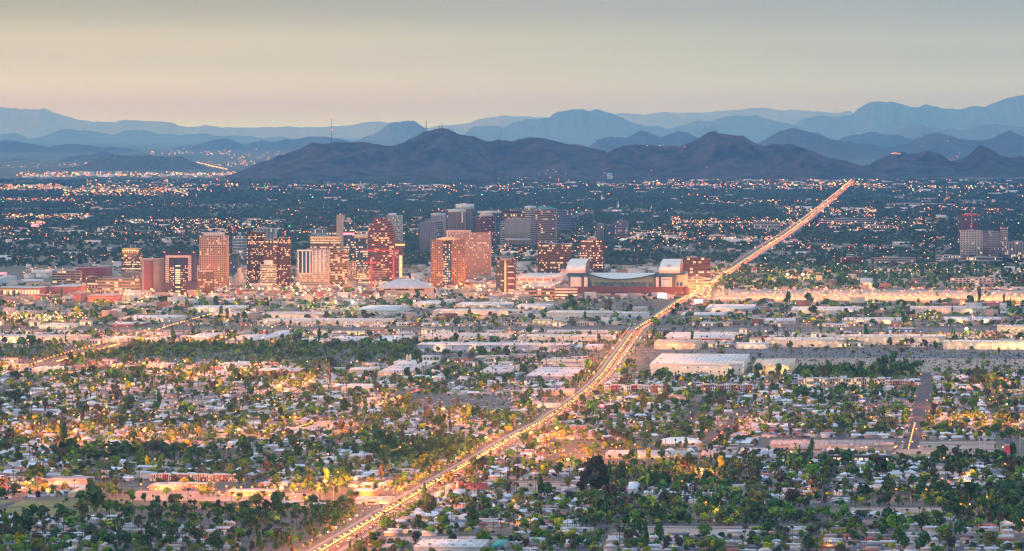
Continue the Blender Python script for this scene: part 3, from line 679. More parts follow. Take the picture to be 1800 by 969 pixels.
# tower cranes
def crane(label, xm, yt, yb, xa, xb):
    X, Y = at(xm, yb); s = Y / F; e, n = w2g(X, Y); H = CH - (yt - 227) * s
    r = root('tower_crane', e, n, label, 'crane', 'red construction cranes')
    RD = cm((.75, .07, .05)); a = 2.2
    m_ = MB()
    for dx, dy in ((0, 0), (a, 0), (a, a), (0, a)): m_.tube((dx, dy, 0), .6, (dx, dy, H), .6, 4)
    for k in range(int(H / 4)): m_.tube((0, 0, k * 4), .2, (a, 0, k * 4 + 4), .2, 3); m_.tube((a, a, k * 4), .2, (a, 0, k * 4 + 4), .2, 3)
    part('mast', m_, [RD], r)
    j = MB(); x0 = (xa - xm) * s; x1 = (xb - xm) * s
    for dz, dy in ((0, 0), (0, a), (1.6, a / 2)): j.tube((x0, dy, H + dz), .6, (x1, dy, H + dz), .6, 4)
    nn = int((x1 - x0) / 3)
    for k in range(nn): j.tube((x0 + k * 3, 0, H), .18, (x0 + k * 3 + 1.5, a / 2, H + 1.6), .18, 3); j.tube((x0 + k * 3 + 1.5, a / 2, H + 1.6), .18, (x0 + k * 3 + 3, a, H), .18, 3)
    part('jib', j, [RD], r)
    part('cab', MB().box(-1.5, .0, -1.5, .8, H - 2.4, H), [cm(WHITE)], r)
    part('counterweight', MB().box(x1 - 4, x1, -.5, a + .5, H - 3, H - .2, bottom=True), [cm(CONC)], r)
    part('apex', MB().tube((a / 2, a / 2, H), .8, (a / 2, a / 2, H + 9), .2, 4), [RD], r)
    part('beacon_lamp', MB().octa((a / 2, a / 2, H + 10), .8), [L_RED], r)
    for q in range(1, int((x1 - x0) / 9)): part('jib_lamp', MB().octa((x0 + q * 9, -.9, H), .55), [L_RED], r)
    for q in range(1, int(H / 9)): part('mast_lamp', MB().octa((a / 2, -.9, q * 9), .55), [L_RED], r)
crane('tall red tower crane with a long level jib left of the round tower', 691, 441, 509, 635, 701)
crane('shorter red tower crane standing left of the tall one', 652, 462, 510, 640, 668)
crane('thin red tower crane rising behind the white block at the far right', 1707, 378, 447, 1690, 1722)
# --- arena with a shallow roof
e, n, W, D, H, s = dims(663, 766, 505, 523, .6)
r = root('arena', e, n, 'low arena with a faceted pale roof and tan walls', 'arena')
def ng(cx, cy, rx, ry, k=12, ph=.26): return [(cx + rx * math.cos(ph + 2 * math.pi * i / k), cy + ry * math.sin(ph + 2 * math.pi * i / k)) for i in range(k)]
bp = ng(W / 2, D / 2, W * .51, D * .55)
part('wall', MB().prism(bp, 0, H - 1), [cm((.58, .42, .36))], r)
Ht = H + 13 * s
rp = ng(W / 2, D / 2, W * .54, D * .6); ri = ng(W / 2, D / 2, W * .21, D * .24)
vv = [(x, y, H - 1) for x, y in rp] + [(x, y, Ht) for x, y in ri]
part('roof', MB().add(vv, [(i, (i + 1) % 12, 12 + (i + 1) % 12, 12 + i) for i in range(12)] + [tuple(range(12, 24))]), [cm((.46, .47, .50), .6)], r)
part('roof_edge', MB().prism(ng(W / 2, D / 2, W * .545, D * .605), H - 2.6, H - 1.05), [cm((.66, .52, .44))], r)
en = MB()
for k in range(18): en.box(W * (.08 + .047 * k), W * (.08 + .047 * k) + 2.4, -.2, .4, 2, H * .62)
part('columns', en, [cm((.64, .46, .38))], r)
for a_, b_, y_ in ((.12, .25, -1.2), (.34, .58, -3.5), (.68, .86, -1.2)): part('window_slot', MB().box(W * a_, W * b_, y_, 0, H * .72, H * .84), [M_BROWNGLASS], r)
part('roof_ring', MB().prism(ng(W / 2, D / 2, W * .10, D * .12), Ht, Ht + 1.2), [cm(WHITE)], r)
reserve(e - 8, e + W + 8, n - 10, n + D + 10)
tower('dark plum low block in front of the arena', 637, 676, 512, 524, 2, 'punch', (.22, .10, .12), M_GLASS, .1, name='low_building', cat='building', dr=.5)
# --- middle group
tower('grey violet slab tower with a slim joint down its front', 738, 768, 391, 447, 4, 'vert', (.27, .22, .27), cm((.25, .20, .25)), 0, pier=.7, bay=7, beacons=0, roofc=(.55, .42, .42))
tower('narrow blue grey banded tower beside the violet slab', 766, 778, 390, 436, 13, 'band', (.40, .38, .44), M_BLUEGLASS, .05)
tower('pale tower with tall white fins and arched top', 758, 783, 376, 432, 3, 'vert', (.66, .56, .56), M_GLASS, .05, bay=3.2, pier=.5, topband=(3, cm((.70, .60, .58))))
tower('mauve tower peering out between two pale ones', 780, 792, 370, 430, 14, 'vert', (.36, .25, .31), M_GLASS, .04)
tower('striped dark glass tower with a white cap', 788, 819, 369, 437, 3, 'vert', (.34, .27, .30), M_BLUEGLASS, .10, bay=5, pier=.35, topband=(4, cm(WHITE)))
tower('tall blue glass tower with a broad white cap', 801, 833, 359, 430, 3, 'vert', (.20, .22, .28), M_BLUEGLASS, .02, bay=6, pier=.2, topband=(8, cm(WHITE)), beacons=1)
tower('dark glass tower framed in white behind the dark red one', 840, 881, 372, 430, 16, 'glass', (.14, .10, .14), M_BLUEGLASS, .06, topband=(3, cm(WHITE)), dr=.5)
r, W, D, H, s = tower('dark plum tower with chamfered front and lit slanted cap', 836, 872, 381, 433, 17, 'band', (.34, .13, .15), M_BROWNGLASS, .08, poly=lambda W, D: chamf(W, D, W * .22), dr=.8)
part('slanted_cap', MB().front([(W * .1, H + 1), (W * .9, H + 1), (W * .75, H + 14), (W * .35, H + 14)], D * .15, D * .8), [cm((.68, .50, .42))], r)
tower('white grey residential slab right of the dark glass tower', 879, 891, 391, 433, 13, 'band', (.66, .62, .62), M_BLUEGLASS, .06)
r, W, D, H, s = tower('pale stone tower of fine vertical ribs over a columned base', 888, 934, 385, 434, 3, 'vert', (.62, .51, .47), M_GLASS, .02, bay=2.8, pier=.6, dr=.5)
part('base_band', MB().box(-.9, W + .9, -1.2, 0, H * .24, H * .30), [cm((.5, .42, .42))], r)
tower('rust red flat block rising behind the pale stone tower', 885, 925, 371, 412, 7, 'band', (.34, .12, .10), M_BROWNGLASS, .25, dr=.4)
tower('white banded tower left of the teal roofed tower', 923, 942, 363, 434, 19, 'band', (.70, .62, .62), M_GLASS, .04, topband=(4, cm((.62, .64, .68))))
r, W, D, H, s = tower('pink banded tower with a low teal roof and red beacon', 938, 979, 368, 434, 20, 'band', (.54, .34, .33), M_BROWNGLASS, .14, dr=.6, bay=6, span=.5)
part('teal_roof', MB().add([(0, 0, H + 1.3), (W, 0, H + 1.3), (W, D, H + 1.3), (0, D, H + 1.3), (W * .3, D * .3, H + 8), (W * .7, D * .3, H + 8), (W * .7, D * .7, H + 8), (W * .3, D * .7, H + 8)], [(0, 1, 5, 4), (1, 2, 6, 5), (2, 3, 7, 6), (3, 0, 4, 7), (4, 5, 6, 7)]), [cm((.05, .26, .26))], r)
part('beacon_lamp', MB().octa((W * .45, D * .5, H + 11), 1.3), [L_RED], r)
tower('wide blue grey slab behind and right of the teal roofed tower', 979, 1012, 371, 408, 9, 'band', (.20, .20, .30), M_BLUEGLASS, .04, dr=.3)
tower('big pink hotel slab with a fine grid of windows', 784, 864, 409, 492, 20, 'punch', (.60, .38, .32), cm((.30, .16, .14)), .16, dr=.3, bay=2.6, pier=.42, span=.46, pent=(.0, .55, 5, (.62, .40, .34)), beacons=2, name='hotel_tower')
r, W, D, H, s = tower('copper coloured tower with a glass centre and glowing round cap', 757, 819, 422, 507, 21, 'grid', (.42, .24, .17), M_GLASS, .14, dr=.55, bay=4.2, pier=.5, span=.5, poly=lambda W, D: chamf(W, D, W * .12), litrows=(1, 2))
part('glass_bay', MB().box(W * .38, W * .62, -2.5, 0, 3, H - 2), [M_GLASS], r)
for k in range(18):
    lw = MB()
    for j in range(4): lw.box(W * (.39 + .055 * j), W * (.39 + .055 * j) + 2.2, -2.7, -2.5, 5 + k * (H - 12) / 18, 7.6 + k * (H - 12) / 18, rnd.choice((0, 1, 2, 2, 2)))
    part('window_row', lw, [M_WINLIT, M_WINDIM, M_GLASS], r)
part('round_cap', MB().tube((W * .5, D * .4, H), W * .36, (W * .5, D * .4, H + 3), W * .36, 24).tube((W * .5, D * .4, H + 3), W * .22, (W * .5, D * .4, H + 6), W * .20, 24), [cm((.72, .55, .33))], r)
for k in range(7): part('crown_lamp', MB().octa((W * (.26 + .08 * k), -1.5, H + 2.5), .8), [L_WALL], r); shine('wall', (W * (.26 + .08 * k), -1.6, H + .8), r)
r, W, D, H, s = tower('blue and brown faced tower with a gold lit central strip', 872, 907, 458, 515, 15, 'band', (.13, .09, .13), M_BLUEGLASS, .12, dr=.7, pent=(.2, .8, 4, (.6, .3, .15)), beacons=2)
part('lit_strip', MB().box(W * .44, W * .56, -1.5, 0, 4, H + 2), [cm((.72, .40, .16))], r)
part('brown_face', MB().box(W * .60, W * .98, -.9, -.55, 3, H - 1), [cm((.20, .06, .05))], r)
for k in range(14):
    z = 6 + k * (H - 10) / 14; part('window_row', MB().box(W * .47, W * .53, -1.8, -1.5, z, z + 2.2, 0).box(W * .63, W * .95, -1.1, -.9, z, z + 1.6, 1 if k % 3 else 0), [M_WINLIT, M_BROWNGLASS], r)
tower('dark brown banded office slab left of the stadium', 945, 1006, 430, 482, 12, 'band', (.12, .055, .06), M_BROWNGLASS, .24, dr=.4, bay=4, beacons=2)
tower('brown tower with gold windows behind the stadium left vault', 1019, 1062, 423, 486, 15, 'punch', (.14, .05, .055), M_BROWNGLASS, .42, dr=.6, bay=3.6, pent=(.3, .7, 5, (.5, .3, .25)), litrows=(7, 8, 9, 10))
tower('mauve block with rounded top far behind the stadium', 1081, 1104, 389, 424, 9, 'grid', (.34, .26, .34), M_GLASS, .15)
tower('navy glass block far behind the stadium', 1060, 1081, 397, 428, 8, 'glass', (.07, .10, .16), M_BLUEGLASS, .05)
tower('slim grey white slab left of the navy glass block', 1050, 1061, 394, 428, 10, 'vert', (.60, .56, .60), M_GLASS, .02)
tower('dark brown parking and office block right of the stadium', 1188, 1249, 454, 500, 8, 'band', (.09, .045, .05), M_BROWNGLASS, .22, dr=.4, bay=7, span=.5)
tower('white floodlit building at the foot of the avenue', 1208, 1238, 488, 512, 5, 'punch', (.82, .72, .60), M_GLASS, .3, name='white_building', cat='building', dr=.6)
# convention hall with long pale roof
def hall(label, x0, x1, yb, hp, rp, roofc, wallc, name='warehouse', cat='warehouse', group=None, doors=0, doorc=(.35, .35, .38), lamps=0, lampcol=None, sky=0, gable=False, litwin=0, stripe=None, res=True):
    X0, Y0 = at(x0, yb); s = Y0 / F; W = (x1 - x0) * s; h = hp * s
    yr = yb - hp - rp; Yb = (CH - h) * F / max(yr - 227, 5); D = max(9.0, Yb - Y0)
    W = max(6.0, W - max(0, (1625 - (x0 + x1) / 2) / F) * D * (1 if x1 < 1625 else 0))
    e, n = w2g(X0, Y0); r = root(name, e, n, label, cat, group)
    part('wall', MB().box(0, W, 0, D, 0, h - .4), [cm(wallc)], r)
    rb = MB(); rb.box(-.5, W + .5, -.5, D + .5, h - .4, h + .3)
    if gable: rb.add([(-.5, -.5, h + .3), (W + .5, -.5, h + .3), (W + .5, D + .5, h + .3), (-.5, D + .5, h + .3), (-.5, D / 2, h + gable), (W + .5, D / 2, h + gable)], [(0, 1, 5, 4), (2, 3, 4, 5), (1, 2, 5), (3, 0, 4)])
    part('roof', rb, [rm_(tuple(roofc))], r)
    if not sky and W > 40 and not gable: sky = int(min(8, W / 25))
    if not doors and not litwin and W > 40 and hp >= 6: doors = int(min(10, W / 16))
    if sky:
        for k in range(sky):
            for q in range(max(1, min(3, int(D / 30)))):
                xx = W * (k + .3) / sky + rnd.uniform(-2, 2); yy = D * (q + .3) / max(1, min(3, int(D / 30))); z = h + .3 + (gable * .5 if gable else 0)
                part('rooftop_unit', MB().box(xx, xx + rnd.uniform(2, 4.5), yy, yy + rnd.uniform(2, 4), z, z + rnd.uniform(.8, 1.8)), [cm(rnd.choice(((.30, .31, .34), (.62, .60, .58))))], r)
    for k in range(doors):
        xx = W * (k + .5) / doors + (rnd.uniform(-3, 3) if lamps < 5 else 0); dw = min(5.5, W / doors * .5); part('loading_door', MB().box(xx - dw / 2, xx + dw / 2, -.25, 0, 0, min(h * .6, 5)), [cm(doorc)], r)
    if stripe: part('wall_stripe', MB().box(0, W, -.18, 0, h * .62, h * .84), [cm(stripe)], r)
    for k in range(lamps):
        xx = W * (k + .5) / lamps; lb = MB(); lb.octa((xx, -3.7, h * .72), .45 * max(1, Y0 / 6000)).tube((xx, 0, h * .72 + .5), .1, (xx, -3.7, h * .72 + .5), .1, 4, 1)
        part('wall_lamp', lb, [lampcol or L_WALL, M_METAL], r); shine('wallo' if lampcol else 'wall', (xx, -2.6, h * .70), r)
    if litwin:
        lw = MB()
        for k in range(litwin): lw.box(W * (k + .15) / litwin, W * (k + .85) / litwin, -.2, 0, h * .25, h * .7, rnd.choice((0, 0, 1, 2)))
        part('window_row', lw, [M_WINLIT, M_WINDIM, M_GLASS], r)
    if res: reserve(e - 3, e + W + 3, n - (26 if W > 60 else 6), n + D + 3)
    return r, W, D, h, s
hall('long convention hall with pale flat roof left of the stadium', 906, 998, 502, 14, 8, (.72, .68, .66), (.58, .47, .41), 'convention_hall', 'hall', stripe=(.42, .13, .14), lamps=5)
hall('lower pink white roofed hall in front of the convention hall', 918, 986, 508, 5, 6, (.78, .68, .62), (.70, .42, .32), 'convention_hall', 'hall', lamps=6)
tower('brown parking structure with yellow lit decks before the stadium', 976, 1015, 507, 528, 4, 'band', (.32, .17, .15), M_WINDIM, .5, name='parking_structure', cat='building', dr=.5, bay=6, span=.5)
tower('pale three deck parking structure beside the brown one', 922, 976, 508, 526, 3, 'band', (.52, .38, .34), M_BROWNGLASS, .3, name='parking_structure', cat='building', dr=.4, bay=9, span=.55)
# --- stadium
X0, Y0 = at(1001, 519); s = Y0 / F; e, n = w2g(X0, Y0)
r = root('stadium', e, n, 'large stadium with twin curved white vault roofs and brick base', 'stadium')
def sx(px): return (px - 1001) * s
def sz(py): return (519 - py) * s
Dd = 210
NAVY = cm((.02, .07, .13), .6); SW = cm((.80, .71, .63), .8); BRK = cm((.11, .045, .055)); SAGE = cm((.13, .18, .15)); PNL = cm((.64, .54, .50))
part('brick_base', MB().box(sx(1005), sx(1200), 0, Dd, 0, sz(504)), [BRK], r)
part('side_wing', MB().box(sx(1200), sx(1207), 6, Dd * .5, 0, sz(506)), [BRK], r)
cwv = [(sx(1033), sz(504)), (sx(1152), sz(504))] + [(sx(x), sz(y)) for x, y in ((1152, 482), (1140, 484.5), (1128, 487), (1112, 489.5), (1096, 491), (1080, 491), (1066, 489.7), (1052, 487), (1042, 484), (1033, 481.5))]
part('curved_wall', MB().front(cwv, 4, 30), [SAGE], r)
cur = [(1033, 481.5), (1042, 484), (1052, 487), (1066, 489.7), (1080, 491), (1096, 491), (1112, 489.5), (1128, 487), (1140, 484.5), (1152, 482)]
nb = MB()
for (xa, ya), (xb, yb2) in zip(cur[:-1], cur[1:]): nb.front([(sx(xa), sz(ya + 1.3)), (sx(xb), sz(yb2 + 1.3)), (sx(xb), sz(yb2 - .8)), (sx(xa), sz(ya - .8))], 2.5, 6)
part('curved_fascia', nb, [NAVY], r)
rv = [(sx(x), 6, sz(y)) for x, y in cur] + [(sx(x), Dd * .8, sz(480) - 4.2) for x, y in cur]
k_ = len(cur); part('roof', MB().add(rv, [(i, i + 1, k_ + i + 1, k_ + i) for i in range(k_ - 1)]), [SW], r)
for i in range(11):
    a = 1035 + i * 10.6; wdt = 5 if i in (0, 1, 9, 10) else 8.6
    part('tall_window', MB().box(sx(a), sx(a + wdt), 3.4, 4, sz(503.5), sz(496.2)), [M_BLUEGLASS], r)
for (a, b) in ((999, 1033), (1152, 1187)):
    part('tower_block', MB().box(sx(a), sx(b), 1, Dd * .9, sz(504), sz(486.8)), [cm((.06, .08, .10))], r)
    part('navy_band', MB().box(sx(a) - .6, sx(b) + .6, .2, Dd * .9 + 1, sz(486.8), sz(480)), [NAVY], r)
for (a, b) in ((1003, 1022), (1026.5, 1033), (1153, 1158), (1162.5, 1181.5)):
    part('wall_panel', MB().box(sx(a), sx(b), .2, 1, sz(504), sz(487.2)), [PNL], r)
part('side_block', MB().box(sx(1187), sx(1202), 3, Dd * .9, sz(504), sz(483)), [cm((.50, .42, .32))], r)
part('side_roof', MB().front([(sx(1186), sz(483)), (sx(1203), sz(483)), (sx(1202), sz(481)), (sx(1187), sz(479.5))], 1, Dd * .9), [NAVY], r)
part('side_window', MB().box(sx(1190), sx(1193), 2.6, 3, sz(503), sz(496)), [M_BLUEGLASS], r); part('side_window', MB().box(sx(1195), sx(1200), 2.6, 3, sz(503), sz(496)), [M_BLUEGLASS], r)
for (a, b, lab) in ((994.5, 1029, 'left'), (1158, 1195, 'right')):
    # a vault whose crown runs away from the viewer: the side towards us is a tall curved white face
    zt = sz(457.5); zb_ = sz(480); V = []; m = 10
    for i in range(m + 1):
        t = i / m; yy = Dd * .62 * (1 - math.cos(t * math.pi / 2)); z = zb_ + (zt - zb_) * (.22 + .78 * math.sin(t * math.pi / 2))
        V += [(sx(a) + (sx(b) - sx(a)) * (.02 + .07 * t), yy, z), (sx(b), yy, z)]
    V += [(sx(a), -.2, zb_), (sx(b), -.2, zb_)]
    q = 2 * (m + 1)
    mbv = MB().add(V, [(2 * i, 2 * i + 1, 2 * i + 3, 2 * i + 2) for i in range(m)])
    part('vault_roof', mbv, [SW], r)
    part('vault_base', MB().box(sx(a), sx(b), -.3, .3, zb_, zb_ + (zt - zb_) * .22), [cm((.62, .46, .42))], r)
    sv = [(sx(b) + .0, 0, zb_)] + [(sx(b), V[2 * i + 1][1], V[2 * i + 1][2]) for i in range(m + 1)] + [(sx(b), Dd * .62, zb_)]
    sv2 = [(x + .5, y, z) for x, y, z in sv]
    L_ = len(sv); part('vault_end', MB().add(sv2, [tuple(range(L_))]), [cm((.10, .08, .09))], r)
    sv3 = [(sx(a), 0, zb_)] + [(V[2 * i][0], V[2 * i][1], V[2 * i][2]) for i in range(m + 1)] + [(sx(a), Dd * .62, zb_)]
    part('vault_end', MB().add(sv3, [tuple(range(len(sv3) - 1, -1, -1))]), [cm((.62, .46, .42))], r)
# dark oval emblem on the right vault and small dark lettering bar on its panel
part('oval_emblem', MB().add([(sx(1176) + 10 * math.cos(t) * .62, 14 + 6 * math.sin(t), zb_ + (zt - zb_) * (.22 + .78 * math.sin(math.acos(max(-1, min(1, 1 - (14 + 6 * math.sin(t)) / (Dd * .62)))))) + .8) for t in np.linspace(0, 2 * math.pi, 16, endpoint=False)], [tuple(range(16))]), [cm((.45, .42, .42))], r)
part('wall_mark', MB().box(sx(1165), sx(1178), .0, .2, sz(492), sz(490.4)), [cm((.32, .16, .18))], r)
reserve(e - 20, e + sx(1212) + 12, n - 6, n + Dd + 10)
# left edge sheds
hall('white arched shed at the left edge with teal windows', -6, 24, 504, 14, 5, (.74, .72, .70), (.50, .52, .54), 'arched_shed', 'building', gable=5)
hall('long white flat roofed building behind the brick sports hall', 24, 77, 503, 9, 3, (.76, .74, .76), (.70, .68, .70), 'long_building', 'building')
tower('beige building with dark strips and stacked balconies', 92, 145, 477, 503, 6, 'band', (.64, .46, .36), M_GLASS, .18, name='banded_building', cat='building', dr=.4, bay=11, pent=(.1, .8, 3, (.4, .4, .42)))
hall('large windowless dark red building behind the banded beige one', 133, 198, 494, 22, 3, (.30, .10, .10), (.26, .05, .07), 'red_building', 'building')
part('light_mast', MB().tube((24, 3, 26), .4, (24, 3, 44), .2, 5), [cm(WHITE)], COL.objects[-1].parent)
tower('low brown office front with yellow lit windows below the dark red building', 145, 176, 488, 512, 5, 'punch', (.22, .13, .10), M_BROWNGLASS, .5, name='office_block', cat='building', dr=.4)
hall('brick sports hall with grey panels and blue edged roof', -5, 88, 521, 15, 3, (.42, .50, .55), (.42, .13, .11), 'sports_hall', 'building', litwin=14, stripe=(.66, .44, .20))
hall('brick hall with pale roof strip right of the sports hall', 88, 153, 519, 15, 4, (.50, .54, .54), (.40, .12, .11), 'sports_hall', 'building', doors=6, doorc=(.5, .42, .36))
hall('orange lit brick block below the sports halls', 50, 84, 528, 9, 2, (.5, .3, .24), (.50, .18, .12), 'brick_block', 'building', lamps=3, lampcol=L_OR)
hall('square red brick warehouse beside the long lit brick wall', 128, 153, 534, 17, 3, (.42, .22, .2), (.40, .14, .13), 'brick_block', 'building', lamps=1, lampcol=L_OR)
hall('long brick warehouse lit by a row of orange lamps', 155, 216, 533, 13, 3, (.60, .38, .34), (.48, .15, .12), 'brick_block', 'building', lamps=8, lampcol=L_OR)
hall('white ridged wall building right of the long lit brick warehouse', 216, 248, 530, 17, 2, (.7, .64, .6), (.74, .64, .58), 'ridged_building', 'building', lamps=3)
# --- right group
tower('dark plum tower behind the white block at the right', 1684, 1721, 377, 440, 16, 'grid', (.17, .10, .15), M_GLASS, .10, dr=.5)
r, W, D, H, s = tower('white apartment block with horizontal window slots', 1688, 1727, 406, 456, 12, 'grid', (.66, .58, .54), M_GLASS, .12, dr=.6, bay=8, pier=.5, span=.5)
tower('grey block with scattered dark diagonal windows', 1726, 1760, 408, 456, 12, 'punch', (.36, .30, .35), M_GLASS, .05, dr=.5, bay=3.5, pier=.5)
tower('slender pink white stair tower at the end of the grey block', 1759, 1771, 402, 456, 14, 'punch', (.70, .56, .52), M_GLASS, .1, dr=1.0, beacons=2)
tower('white hospital slab cut by the right edge', 1770, 1812, 426, 458, 9, 'vert', (.66, .60, .62), M_GLASS, .12, dr=.4, bay=4)
tower('low white podium building left of the apartment block', 1645, 1690, 450, 464, 3, 'punch', (.64, .58, .58), M_GLASS, .2, name='podium_building', cat='building', dr=.5)
tower('white podium with teal neon edge under the grey block', 1690, 1762, 453, 466, 2, 'band', (.56, .50, .52), M_GLASS, .1, name='podium_building', cat='building', dr=.4)
tower('long floodlit white building right of the avenue', 1531, 1609, 454, 468, 4, 'band', (.74, .62, .56), M_GLASS, .35, name='lit_building', cat='building', dr=.3, bay=6)
tower('square dark red block right of the avenue', 1475, 1517, 453, 467, 3, 'punch', (.32, .07, .08), M_BROWNGLASS, .1, name='red_block', cat='building', dr=.4)
tower('long white apartment row above the freeway at the right', 1671, 1755, 490, 504, 4, 'grid', (.70, .64, .62), M_GLASS, .15, name='apartment_building', cat='building', dr=.2, bay=9, pier=.4)
hall('gabled tan hall floodlit above the freeway', 1512, 1534, 506, 10, 3, (.62, .50, .46), (.66, .46, .36), 'gabled_hall', 'building', gable=8, lamps=3)
tower('grey white department building left of the far avenue', 1325, 1372, 391, 408, 3, 'punch', (.58, .50, .50), M_GLASS, .1, name='long_building', cat='building', dr=.4)
tower('long white office building right of the far avenue', 1440, 1535, 385, 396, 3, 'band', (.60, .56, .60), M_GLASS, .2, name='long_building', cat='building', dr=.2, bay=8)
tower('long pale building in the trees at the upper right', 1560, 1658, 358, 363, 1, 'punch', (.64, .60, .62), M_GLASS, .2, name='long_building', cat='building', dr=.2)
tower('wide tan low building in the trees right of the avenue', 1515, 1580, 398, 407, 2, 'band', (.52, .34, .28), M_GLASS, .4, name='long_building', cat='building', dr=.3)
